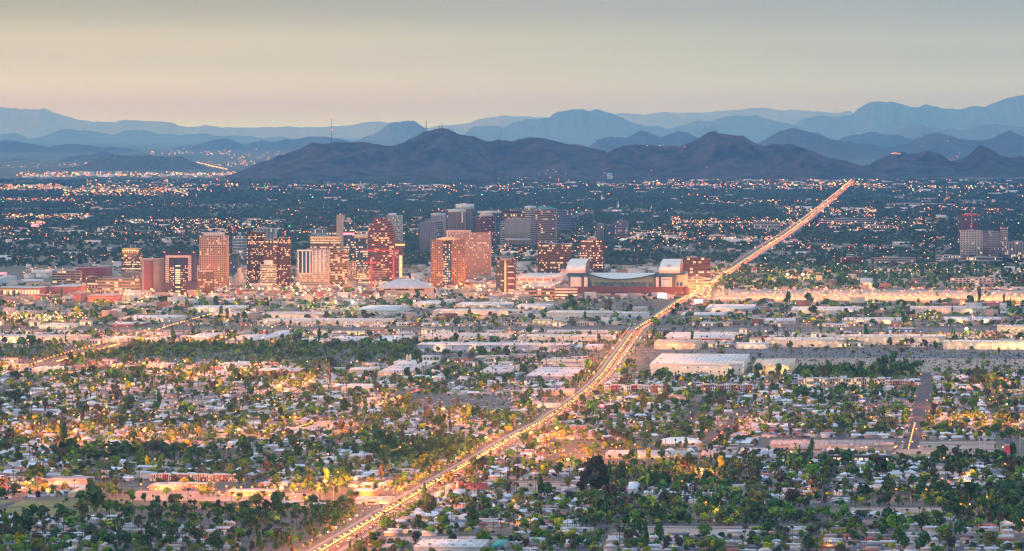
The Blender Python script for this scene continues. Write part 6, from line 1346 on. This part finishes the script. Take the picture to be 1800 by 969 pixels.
# far low roofs among the woods, thicker where the photograph shows lit commercial strips
FARROW = [  # x0, x1, y0, y1, lamps, share of white lamps, roofs
 (0, 110, 327, 337, 110, .5, 40), (110, 330, 331, 348, 170, .6, 70), (30, 420, 304, 313, 150, .5, 60), (150, 420, 318, 340, 90, .4, 40), (0, 130, 351, 358, 45, .5, 16), (0, 160, 380, 389, 70, .7, 24), (40, 80, 392, 401, 20, .3, 4),
 (0, 60, 403, 410, 10, .2, 8), (130, 350, 355, 372, 22, .4, 16), (0, 400, 402, 432, 60, .4, 60), (200, 500, 388, 400, 60, .5, 30), (300, 500, 396, 416, 60, .5, 26), (40, 120, 478, 490, 22, .5, 10), (0, 200, 440, 475, 14, .3, 16),
 (440, 640, 322, 338, 60, .4, 30), (620, 900, 324, 340, 100, .5, 60), (900, 1130, 322, 335, 60, .4, 40), (1130, 1350, 318, 336, 150, .45, 70), (1190, 1330, 306, 320, 36, .4, 26), (1350, 1560, 318, 336, 190, .5, 90), (1560, 1800, 318, 345, 110, .5, 60), (1560, 1800, 345, 400, 46, .4, 40),
 (1240, 1480, 350, 365, 30, .5, 16), (1380, 1540, 366, 384, 70, .6, 40), (1180, 1420, 386, 404, 120, .6, 36), (1420, 1640, 384, 412, 70, .6, 36), (1080, 1400, 404, 446, 130, .45, 55), (1400, 1700, 420, 460, 44, .4, 22), (1250, 1800, 462, 508, 130, .45, 30), (500, 760, 400, 430, 60, .5, 46), (760, 1060, 425, 470, 90, .5, 70), (1010, 1240, 404, 425, 50, .5, 40),
 (460, 1200, 352, 400, 40, .4, 60), (450, 1300, 338, 352, 30, .4, 30)]
FR = []
for x0, x1, y0, y1, nl, wf, nb in FARROW:
    q = np.array([at(rs.uniform(x0, x1), rs.uniform(y0, y1)) for _ in range(nb)]); FR.append(q)
q = np.concatenate(FR); a_, b_ = w2g(q[:, 0], q[:, 1]); k_ = (dist_line(q[:, 0], q[:, 1], AVE) > 50) & free(a_, b_, 20); q = q[k_]; a_, b_ = a_[k_], b_[k_]; N = len(q); s_ = q[:, 1] / 10000
k_ = rs.rand(N) < .62; a_, b_, s_ = a_[k_], b_[k_], s_[k_]; N = len(a_)
tb.add(boxes(a_, b_, np.zeros(N), rs.uniform(12, 50, N) * s_ ** .5, rs.uniform(10, 20, N), rs.uniform(7, 11, N) * s_ ** .3, np.array([(.62, .50, .44), (.66, .60, .56), (.70, .68, .68), (.55, .36, .30)])[rs.randint(4, size=N)], None, RC[rs.randint(len(RC), size=N)]))
tag(tb.build('distant_buildings', [M_ATT]), 'countless low pale buildings beyond the railway and among the far woods', 'buildings', None, 'stuff')

# ---------------------------------------------------------------- street lamps
def lamp_meshes(mat_, arm=2.2, h=9.0, r=.85):
    return {'pole': MB().tube((0, 0, 0), .14, (0, 0, h), .08, 6).mesh('pole', [M_METAL]), 'arm': MB().tube((0, 0, h), .07, (arm, 0, h + .3), .05, 5).mesh('arm', [M_METAL]), 'lamp_hood': MB().box(arm - .5, arm + .5, -.22, .22, h + .32, h + .48).mesh('lamp_hood', [M_METAL]), 'lamp_bulb': MB().octa((arm, 0, h - .1), r, 0, r * .8).mesh('lamp_bulb', [mat_])}
LM = {'orange': lamp_meshes(L_OR), 'white': lamp_meshes(L_WH), 'big orange': lamp_meshes(L_OR, 1.0, 12, 2.4), 'big white': lamp_meshes(L_WH, 1.0, 14, 1.5), 'flood': lamp_meshes(L_FLOOD, 1.0, 20, 3.0), 'avenue': lamp_meshes(L_OR, 2.4, 10, .5)}
items = []
def lamp(kind, X, Y, rz=0.0):
    r = tag(link('street_lamp', None, None, (X, Y, 0), rz), None, 'lamp', 'street lamps')
    for k, me in LM[kind].items(): link(k, me, r)
    shine(kind, {'b': (1.0, 0, 9.6), 'f': (1.0, 0, 16.5), 'a': (2.6, 0, 8.7)}.get(kind[0], (2.2, 0, 8.0)), r)
    items.append((r, {'avenue': 'orange', 'flood': 'dazzling white', 'big orange': 'strong orange'}.get(kind, kind) + ' street lamp', X, Y))
HOT = [(570, 866, 'big orange'), (497, 878, 'big orange'), (513, 892, 'orange'), (623, 862, 'big orange'), (698, 872, 'orange'), (547, 684, 'big orange'), (493, 692, 'big orange'), (252, 774, 'big orange'), (227, 782, 'big orange'), (305, 770, 'orange'), (419, 772, 'big orange'), (340, 780, 'orange'), (235, 690, 'big orange'), (201, 656, 'big orange'), (172, 704, 'orange'), (99, 690, 'orange'), (7, 698, 'orange'), (20, 700, 'orange'), (0, 652, 'big white'),
 (1231, 846, 'orange'), (1094, 711, 'orange'), (1112, 709, 'white'), (1700, 598, 'flood'), (589, 548, 'flood'), (619, 548, 'flood'), (907, 896, 'orange'), (1791, 755, 'orange'), (1425, 716, 'orange'), (1430, 772, 'orange'), (1360, 748, 'orange'), (1264, 760, 'orange'), (1795, 660, 'orange'), (1385, 497, 'flood'), (1412, 497, 'flood'), (1374, 560, 'orange'), (1372, 548, 'white'), (1545, 566, 'orange'), (1515, 550, 'orange'), (1625, 560, 'white'), (1480, 592, 'big white'), (61, 750, 'orange'), (62, 746, 'orange'), (18, 738, 'orange'), (76, 830, 'orange'), (130, 775, 'big orange'), (60, 800, 'orange'), (180, 740, 'orange'), (330, 735, 'orange'), (390, 700, 'orange'), (120, 700, 'orange'), (285, 700, 'orange'), (350, 672, 'big orange'), (420, 665, 'orange'), (310, 668, 'orange'), (600, 745, 'orange'), (760, 760, 'orange'), (860, 745, 'orange'), (780, 735, 'big orange'), (700, 800, 'orange'), (980, 770, 'big orange'), (1000, 830, 'big white'), (1035, 818, 'orange'),
 (270, 876, 'white'), (42, 862, 'white'), (55, 864, 'white'), (10, 856, 'orange'), (480, 872, 'orange'), (447, 872, 'orange'), (420, 872, 'orange'), (730, 893, 'orange'), (573, 812, 'orange'), (523, 800, 'orange'), (1394, 808, 'white'), (1526, 800, 'white'), (1576, 800, 'white'), (1455, 800, 'orange'), (1660, 856, 'orange'), (1692, 858, 'orange'), (1760, 800, 'white'), (1455, 968, 'orange'), (610, 964, 'orange'), (868, 810, 'orange'), (853, 790, 'big white'), (935, 778, 'big orange'), (1055, 770, 'orange'), (1140, 770, 'orange'), (995, 805, 'orange'), (960, 806, 'orange'), (930, 815, 'orange'), (1080, 800, 'orange'), (1010, 820, 'orange'), (1630, 735, 'orange'), (1600, 790, 'orange'), (1640, 712, 'orange'), (1650, 720, 'orange'), (1745, 745, 'orange'), (1720, 742, 'orange'), (1700, 745, 'orange'), (1780, 750, 'orange'), (905, 775, 'orange'), (545, 752, 'orange'), (700, 712, 'orange'), (670, 716, 'orange')]
for x, y, k in HOT: X, Y = at(x, y); lamp(k, X, Y, rnd.choice((0, 3.14)))
a = dens(AVE, 42); d = np.gradient(a, axis=0); d /= np.linalg.norm(d, axis=1)[:, None]; nr_ = np.stack([-d[:, 1], d[:, 0]], 1); far_l = []
for i in range(len(a)):
    for sg in (1, -1):
        p_ = a[i] + nr_[i] * sg * 13.2
        if a[i][1] < 6800 and ((i + (sg > 0)) % 2 or a[i][1] < 5600): lamp('avenue' if rnd.random() < .85 else 'white', p_[0], p_[1], math.atan2(-nr_[i][1] * sg, -nr_[i][0] * sg))
        elif a[i][1] >= 6800 and (a[i][1] < 11500 or (sg > 0 and i % 2)): far_l.append((p_[0], p_[1], 10, 'a' if rnd.random() < .85 else 'w'))
for k, (ln, wd_) in STREETS.items():
    a2 = dens(ln, 34 if k == 'west_street' else 90)
    if k == 'west_street': a2 = a2[a2[:, 1] < 8350]
    if k in ('east_street', 'cross_street', 'far_street'): a2 = a2[::3]
    for i in range(len(a2)): far_l.append((a2[i][0] - 9, a2[i][1], 9, 'a' if k == 'west_street' else 'o'))
ls_ = [(rs.uniform(0, 1800), rs.uniform(660, 930)) for _ in range(95)]
for x, y in ls_:
    X, Y = at(x, y); e1_, n1_ = w2g(X, Y); n1_ = n0 + round((n1_ - n0) / PITCH_N) * PITCH_N + 5.5; X, Y = g2w(e1_, n1_)
    if free(np.array([e1_]), np.array([n1_]), 2)[0]: lamp('orange', X, Y, 1.57)
name_all(items)
# all farther lamps
def amber(n, x0, x1, y0, y1, z=8.0):                     # the amber pools of the photograph
    for _ in range(n): X, Y = at(rs.uniform(x0, x1), rs.uniform(y0, y1)); far_l.append((X, Y, z + rs.uniform(-1, 2), 'p'))
for q_ in ((26, 240, 460, 648, 668), (12, 460, 560, 668, 690), (14, 0, 60, 640, 660), (12, 150, 250, 640, 655), (18, 0, 170, 752, 790), (12, 180, 330, 762, 788), (10, 380, 500, 762, 782), (26, 390, 720, 862, 890), (9, 240, 390, 866, 876), (8, 20, 100, 855, 868), (10, 560, 640, 750, 772), (10, 780, 880, 730, 765), (26, 925, 1010, 768, 812), (12, 1010, 1100, 795, 830), (14, 1050, 1110, 702, 716), (20, 1640, 1800, 738, 760), (8, 1700, 1790, 672, 690), (12, 640, 720, 700, 722), (8, 500, 570, 738, 758), (30, 0, 150, 558, 574), (12, 1380, 1420, 484, 494), (8, 1695, 1705, 590, 598), (16, 180, 260, 590, 612), (10, 1280, 1330, 740, 775), (22, 240, 480, 600, 610), (7, 1210, 1250, 506, 528), (24, 1062, 1225, 530, 560), (10, 1230, 1236, 838, 846)): amber(*q_)
def many(n, x0, x1, y0, y1, wf, z=9.0):
    if y0 < 600: z = 7.5
    for _ in range(n):
        X, Y = at(rs.uniform(x0, x1), rs.uniform(y0, y1)); far_l.append((X, Y, z + rs.uniform(-3, 3), 'w' if rs.rand() < wf else 'o'))
for _ in range(150): far_l.append((*at(rs.uniform(1262, 1800), rs.uniform(514, 531)), 12, 'a' if rs.rand() < .8 else 'w'))
many(700, 150, 1250, 498, 532, .3, 5); many(110, 0, 250, 515, 540, .3, 7); many(60, 0, 152, 556, 572, .7, 8); many(190, 0, 1800, 532, 580, .4, 7); many(90, 0, 1100, 586, 604, .45, 7); many(60, 1150, 1800, 586, 612, .5, 7); many(70, 0, 1100, 640, 665, .4, 7); many(40, 240, 430, 596, 608, .1, 7); many(150, 0, 1800, 665, 770, .12, 8); many(90, 0, 560, 665, 770, .1, 9); many(50, 1190, 1250, 500, 530, .6, 9); many(70, 250, 470, 640, 665, .2, 6); many(220, 420, 1000, 450, 500, .4, 7)
X, Y = g2w(FREE[0], FREE[2])
for k in range(44):
    X, Y = g2w(FREE[0] + k * 16, FREE[2] + 23); far_l.append((X, Y, 16, 'o')); X, Y = g2w(FREE[0] + k * 16 + 8, FREE[2] - 7); far_l.append((X, Y, 10, 'o' if k % 4 else 'w')); X, Y = g2w(FREE[0] + k * 16 + 4, FREE[2] + 41); far_l.append((X, Y, 13, 'o'))
far_l = [q for q in far_l if not (8600 < q[1] < 11200 and 985 < proj(q[0], q[1])[0] < 1212)]
lm = {'o': MB(), 'w': MB(), 'fo': MB(), 'fw': MB(), 'r': MB(), 'g': MB(), 'b': MB()}; polem = MB(); lmh = MB(); TL_ = []
for X, Y, z_, c in far_l:
    if Y > 12500: s_ = .55 * (Y / 12500); c = 'o' if c in 'ap' else c; lm['f' + c].octa((X, Y, z_), s_)
    else:
        rb_ = ((.6 + .6 * rs.rand() ** 2) if c != 'a' or z_ < 9.9 or z_ > 10.1 else .4) * (Y / 8000) ** .5; lm['o' if c in 'ap' else c].octa((X, Y, z_), rb_); TL_.append((X, Y, z_ - rb_ - .5, c))
    if Y < 9500: polem.tube((X, Y, 0), .1, (X, Y, z_), .06, 4)
for x0, x1, y0, y1, nl, wf, nb in FARROW:
    for _ in range(int(nl * (1.25 if y0 < 345 and x0 > 430 else 1.9))):
        X, Y = at(rs.uniform(x0, x1), rs.uniform(y0, y1) if rs.rand() < .6 else rs.normal((y0 + y1) / 2, 1.5)); k = 'fw' if rs.rand() < wf * .7 else 'fo'
        if rs.rand() < .05: k = 'r'
        elif rs.rand() < .02: k = 'g'
        lm[k].octa((X, Y, rs.uniform(9, 15)), (.6 + 1.5 * rs.rand() ** 2) * Y / 17000)
for x0, x1, y0, y1, nl, wf in ((240, 520, 264, 276, 60, .4), (400, 660, 268, 292, 46, .4), (0, 160, 285, 300, 26, .4), (1440, 1560, 252, 268, 26, .6), (1660, 1690, 278, 284, 10, .7), (360, 480, 283, 297, 50, .5), (1040, 1300, 296, 320, 40, .4), (860, 1000, 312, 322, 20, .4)):
    for _ in range(nl):
        X, Y = at(rs.uniform(x0, x1), rs.normal((y0 + y1) / 2, (y1 - y0) / 5)); z_ = surf_z(X, Y) + 12; lm['fw' if rs.rand() < wf else 'fo'].octa((X, Y, z_), rs.uniform(.8, 1.8) * Y / 22000)
for k in range(70):                                   # bright distant street running down the western gap
    X, Y = at(345 + k * .78 + rs.normal(), 287 + k * .19 + rs.normal() * .5); lm['fw'].octa((X, Y, 12), Y / 30000 * rs.uniform(1, 2))
for k in range(18): X, Y, Z = atY(1567 + k * .9, 270 + rs.normal() * .5, 37000); lm['fw' if k % 3 else 'fo'].octa((X, Y, max(Z, surf_z(X, Y) + 6)), 1.5)
for x, y, k, s_ in ((201, 330, 'fw', 5), (209, 330, 'fw', 4), (224, 335, 'fw', 4), (216, 386, 'fo', 3.5), (161, 332, 'fw', 3), (1472, 300, 'r', 4), (1485, 312, 'fo', 3.2), (1510, 318, 'g', 3), (563, 388, 'r', 2.2), (68, 398, 'r', 2), (77, 397, 'r', 2.5), (284, 403, 'r', 1.4), (1030, 375, 'r', 1.6), (1008, 374, 'r', 1.4), (40, 383, 'b', 1.6), (626, 505, 'b', 1.6), (1190, 440, 'g', 1), (1066, 441, 'r', 1.8), (1090, 428, 'g', 1), (1100, 428, 'g', 1), (1222, 480, 'g', 1.1), (1273, 486, 'g', 1.1), (1260, 478, 'g', 1), (1200, 524, 'g', .8), (1120, 600, 'g', .55), (1126, 601, 'g', .5), (1133, 604, 'g', .45), (1145, 572, 'g', .45), (1165, 562, 'g', .5), (1155, 565, 'g', .5), (1026, 714, 'g', .35), (866, 801, 'g', .32), (870, 802, 'g', .32), (772, 850, 'g', .22), (777, 851, 'r', .22), (246, 585, 'g', .5), (298, 570, 'g', .6), (279, 573, 'g', .5), (363, 551, 'g', .5), (1211, 675, 'g', .7), (1525, 543, 'g', .6), (1502, 549, 'r', .8)):
    X, Y = at(x, y); lm[k].octa((X, Y, 12 if Y > 9000 else 7), s_)
for _ in range(130):  # oversized bulbs added to stand in for bloom over the downtown streets
    X, Y = at(rs.uniform(160, 960), rs.normal(514, 9)); lmh.octa((X, Y, 11), rs.uniform(.9, 2.0)); TL_.append((X, Y, 8.2, 'o'))
for X, Y in [g2w(*gat(x, y)) for x, y in zip(rs.uniform(0, 1800, 190), rs.uniform(330, 470, 190))]: lm['fo' if rs.rand() < .7 else 'fw'].octa((X, Y, 13), rs.uniform(.5, 1.1) * Y / 17000)
big = Mass(); mats_ = [L_OR, L_WH, L_FAR, L_FARW, L_RED, L_GRN, L_BLU, M_METAL, L_HOT]
lmb = MB(); 
for i, k in enumerate(('o', 'w', 'fo', 'fw', 'r', 'g', 'b')):
    b = lm[k]; base = lmb.n
    if b.n: lmb.v += b.v; lmb.f += [tuple(x + base for x in f) for f in b.f]; lmb.m += [i] * len(b.f); lmb.c += b.c; lmb.n += b.n
base = lmb.n; lmb.v += lmh.v; lmb.f += [tuple(x + base for x in f) for f in lmh.f]; lmb.m += [8] * len(lmh.f); lmb.c += lmh.c; lmb.n += lmh.n
base = lmb.n; lmb.v += polem.v; lmb.f += [tuple(x + base for x in f) for f in polem.f]; lmb.m += [7] * len(polem.f); lmb.c += polem.c; lmb.n += polem.n
tag(link('distant_lamps', lmb.mesh('distant_lamps', mats_)), 'thousands of tiny warm street and yard lights across the city', 'lights', None, 'stuff')
DL = COL.objects['distant_lamps']
for X, Y, z_, c in TL_: shine('avenue' if c == 'a' else 'pool' if c == 'p' else ('town' if c == 'o' else 'townw') if Y > 8400 else ('orange' if c == 'o' else 'white'), (X, Y, z_), DL)

# ---------------------------------------------------------------- traffic
def car_kids(col):
    k = {'body': MB().box(-.9, .9, -2.2, 2.2, .35, .95, bottom=True).mesh('body', [cm(col, .4, .05)])}
    k['cabin'] = MB().add([(-.85, -1.3, .95), (.85, -1.3, .95), (.85, 1.6, .95), (-.85, 1.6, .95), (-.68, -.6, 1.45), (.68, -.6, 1.45), (.68, 1.1, 1.45), (-.68, 1.1, 1.45)], [(0, 1, 5, 4), (1, 2, 6, 5), (2, 3, 7, 6), (3, 0, 4, 7)]).mesh('cabin_glass', [M_GLASS])
    k['roof'] = MB().box(-.68, .68, -.6, 1.1, 1.45, 1.5).mesh('roof', [cm(col, .4, .05)])
    for q, (x, y) in enumerate(((-.92, -1.4), (-.92, 1.4), (.72, -1.4), (.72, 1.4))): k['wheel%d' % q] = MB().tube((x, y, .33), .33, (x + .2, y, .33), .33, 8).mesh('wheel', [cm((.02, .02, .02))])
    return k
HL = MB().octa((0, -2.4, .75), .42).mesh('headlight', [L_HEAD]); TL = MB().octa((0, 2.3, .8), .3).mesh('taillight', [L_TAIL])
CARC = [((.6, .6, .62), 'silver'), ((.7, .7, .7), 'white'), ((.03, .03, .035), 'black'), ((.35, .05, .05), 'red'), ((.06, .10, .25), 'blue'), ((.25, .25, .26), 'grey'), ((.45, .40, .33), 'beige')]
CK = [car_kids(c) for c, _ in CARC]
items = []; cnt = 0; HLs = MB(); TLs = MB(); CB = [[], []]
def lane_cars(ln, off, head, spacing, limit):
    """traffic keeps right: cars with headlights come towards the lookout"""
    global cnt
    a = dens(ln, 4.0); d = np.gradient(a, axis=0); d /= np.linalg.norm(d, axis=1)[:, None]; nr_ = np.stack([-d[:, 1], d[:, 0]], 1); s_ = rnd.uniform(0, spacing); L_ = 0; seg = np.linalg.norm(np.diff(a, axis=0), axis=1)
    for i in range(len(seg)):
        L_ += seg[i]
        if L_ < s_: continue
        s_ = L_ + spacing * rnd.choice((.7, .75, .8, .9, 1.1, 1.7)); p_ = a[i] + nr_[i] * off; yaw = math.atan2(d[i][1], d[i][0]) - math.pi / 2
        if not -.13 < p_[0] / p_[1] < .13: continue
        if p_[1] < limit:
            ci = rnd.randrange(len(CK)); r = tag(link('car', None, None, (p_[0], p_[1], .27), yaw), None, 'car', 'cars on the avenue')
            for k, me in CK[ci].items():
                if p_[1] < 4500 or k in ('body', 'cabin'): link('wheel' if k[:5] == 'wheel' else {'cabin': 'cabin_glass'}.get(k, k), me, r)
            if head:
                for x in (-.62, .62): link('headlight', HL, r, (x, 0, 0))
            else:
                r.rotation_euler[2] = yaw + math.pi; r.rotation_euler[2] = yaw
                for x in (-.7, .7): link('taillight', TL, r, (x, -4.5, 0))
            items.append((r, CARC[ci][1] + (' car with headlights on' if head else ' car showing red tail lights'), p_[0], p_[1]))
        else:
            CB[0].append((p_[0], p_[1])); CB[1].append(yaw)
            q = (p_[0] - d[i][0] * 2.3, p_[1] - d[i][1] * 2.3, .95)
            g_ = (p_[1] / 7000) ** .2
            (HLs if head else TLs).octa(q, (.55 if head else .46) * g_)
for off, head in ((6.8, 1), (3.0, 1), (-3.0, 0), (-6.8, 0)): lane_cars(AVE, off, head, {3.0: 8, 6.8: 30, -3.0: 18}.get(off, 34), 5600)
lane_cars(STREETS['west_street'][0][1:4], 2.5, 1, 7, 0); lane_cars(STREETS['west_street'][0][1:4], 5.5, 1, 9, 0); lane_cars(STREETS['west_street'][0][-4:-1], 2.5, 1, 16, 0); lane_cars(STREETS['short_street'][0][:3], 2.2, 1, 12, 0); lane_cars(STREETS['lit_lane'][0], 2.2, 1, 10, 0); lane_cars(STREETS['short_street'][0], -2.2, 0, 20, 0)
es = STREETS['east_street'][0]; lane_cars(es[:2], 2.2, 1, 20, 0); lane_cars(STREETS['cross_street'][0][:2], -2.2, 0, 40, 0); lane_cars(STREETS['far_street'][0], 2, 1, 26, 0)
name_all(items)
for off, head in ((8, 1), (12, 1), (30, 0), (36, 0)):      # freeway deck
    for k in range(50):
        X, Y = g2w(FREE[0] + k * 14 + rnd.uniform(-4, 4), FREE[2] + off); (HLs if head else TLs).octa((X, Y, 7.8), .3); 
cars_m = Mass(); P2 = np.array(CB[0]); a_, b_ = w2g(P2[:, 0], P2[:, 1]); yw = np.array(CB[1]) + GA; N = len(P2); cc = np.array([c for c, _ in CARC])[rs.randint(len(CARC), size=N)]
cars_m.add(boxes(a_, b_, np.full(N, .5), np.full(N, 1.8), np.full(N, 4.4), np.full(N, .75), cc, yw)).add(boxes(a_, b_, np.full(N, 1.25), np.full(N, 1.4), np.full(N, 2.2), np.full(N, .5), cc * .2 + .02, yw))
for b, m_i in ((HLs, 1), (TLs, 2)):
    v = np.concatenate(b.v); lv = np.array([i for f in b.f for i in f]); cars_m.add((v, lv, np.full(len(b.f), 3), np.ones((len(b.f), 3))), m_i)
tag(cars_m.build('distant_traffic', [M_ATT, L_HEAD, L_TAIL]), 'endless stream of lit cars farther along the avenue and side streets', 'traffic', None, 'stuff')
# parked vehicles on the lots, seen one by one
items = []
for x0, x1, y0, y1, c in ((740, 898, 698, 719, 120), (0, 60, 700, 716, 14), (1352, 1400, 806, 812, 6), (655, 735, 886, 902, 16), (1560, 1800, 856, 862, 10)):
    for _ in range(c):
        X, Y = at(rs.uniform(x0, x1), rs.uniform(y0, y1)); ci = rs.randint(len(CK)) if rs.rand() < .5 else 1; r = tag(link('parked_car', None, None, (X, Y, .3), -GA + rs.choice([0, 1.57, 3.14])), None, 'car', 'vehicles on open lots')
        if free(*[np.array([q]) for q in w2g(X, Y)], 0)[0]:
            link('body', CK[ci]['body'].copy() if 0 else CK[ci]['body'], r); link('cabin_glass', CK[ci]['cabin'], r)
            if y0 > 690 and x0 == 740 and rs.rand() < .8: b_ = link('van_body', VANM, r) if 'VANM' in globals() else None
            items.append((r, CARC[ci][1] + ' parked vehicle', X, Y))
        else: bpy.data.objects.remove(r)
name_all(items)

# ---------------------------------------------------------------- utility poles and masts of the near streets
PO = {'pole': MB().tube((0, 0, 0), .2, (0, 0, 13), .13, 6).mesh('pole', [M_BARK]), 'crossarm': MB().box(-1.3, 1.3, -.08, .08, 11.6, 11.85, bottom=True).box(-1.0, 1.0, -.08, .08, 10.4, 10.6, bottom=True).mesh('crossarm', [M_BARK])}
items = []
pos = [at(x, y) for x, y in [(893, 853), (904, 858), (922, 861), (927, 870), (937, 862), (655, 905), (617, 965), (712, 950), (735, 935), (757, 915), (778, 905), (800, 893), (820, 880), (845, 862), (1265, 862), (1175, 960), (1230, 958), (1062, 968), (1098, 965), (1520, 960), (1563, 905), (1605, 880), (1623, 868), (1040, 965), (1690, 905)]]
for i in range(0, 60): p_ = aved[i * 1 % len(aved)]; pos.append((p_[0] + 19, p_[1]))
for _ in range(70): e1_, n1_ = gat(rs.uniform(0, 1800), rs.uniform(680, 960)); n1_ = n0 + round((n1_ - n0) / PITCH_N) * PITCH_N - 5.5; pos.append(g2w(e1_, n1_))
for X, Y in pos:
    if Y > 7000: continue
    r = tag(link('utility_pole', None, None, (X, Y, 0), -GA), None, 'pole', 'wooden utility poles')
    for k, me in PO.items(): link(k, me, r)
    items.append((r, 'wooden utility pole', X, Y))
for x, yb, yt, kind in ((662, 620, 566, 'g'), (1249, 620, 572, 'g'), (1722, 806, 770, 'w'), (1730, 806, 768, 'w'), (1781, 806, 770, 'w'), (1793, 806, 768, 'w'), (566, 878, 857, 'w'), (586, 880, 855, 'w'), (818, 892, 852, 'g'), (827, 893, 855, 'g')):
    X, Y = at(x, yb); h = (yb - yt) * Y / F; r = tag(link('light_mast', None, None, (X, Y, 0)), None, 'mast', 'tall slim masts')
    part('pole', MB().tube((0, 0, 0), .35, (0, 0, h), .18, 8), [cm(WHITE if kind == 'w' else (.3, .34, .36))], r); part('lamp_frame', MB().box(-1.4, 1.4, -.2, .2, h - 1, h + .6, bottom=True), [M_METAL], r)
    items.append((r, ('tall white floodlight mast' if kind == 'w' else 'tall grey transmission mast'), X, Y))
name_all(items)
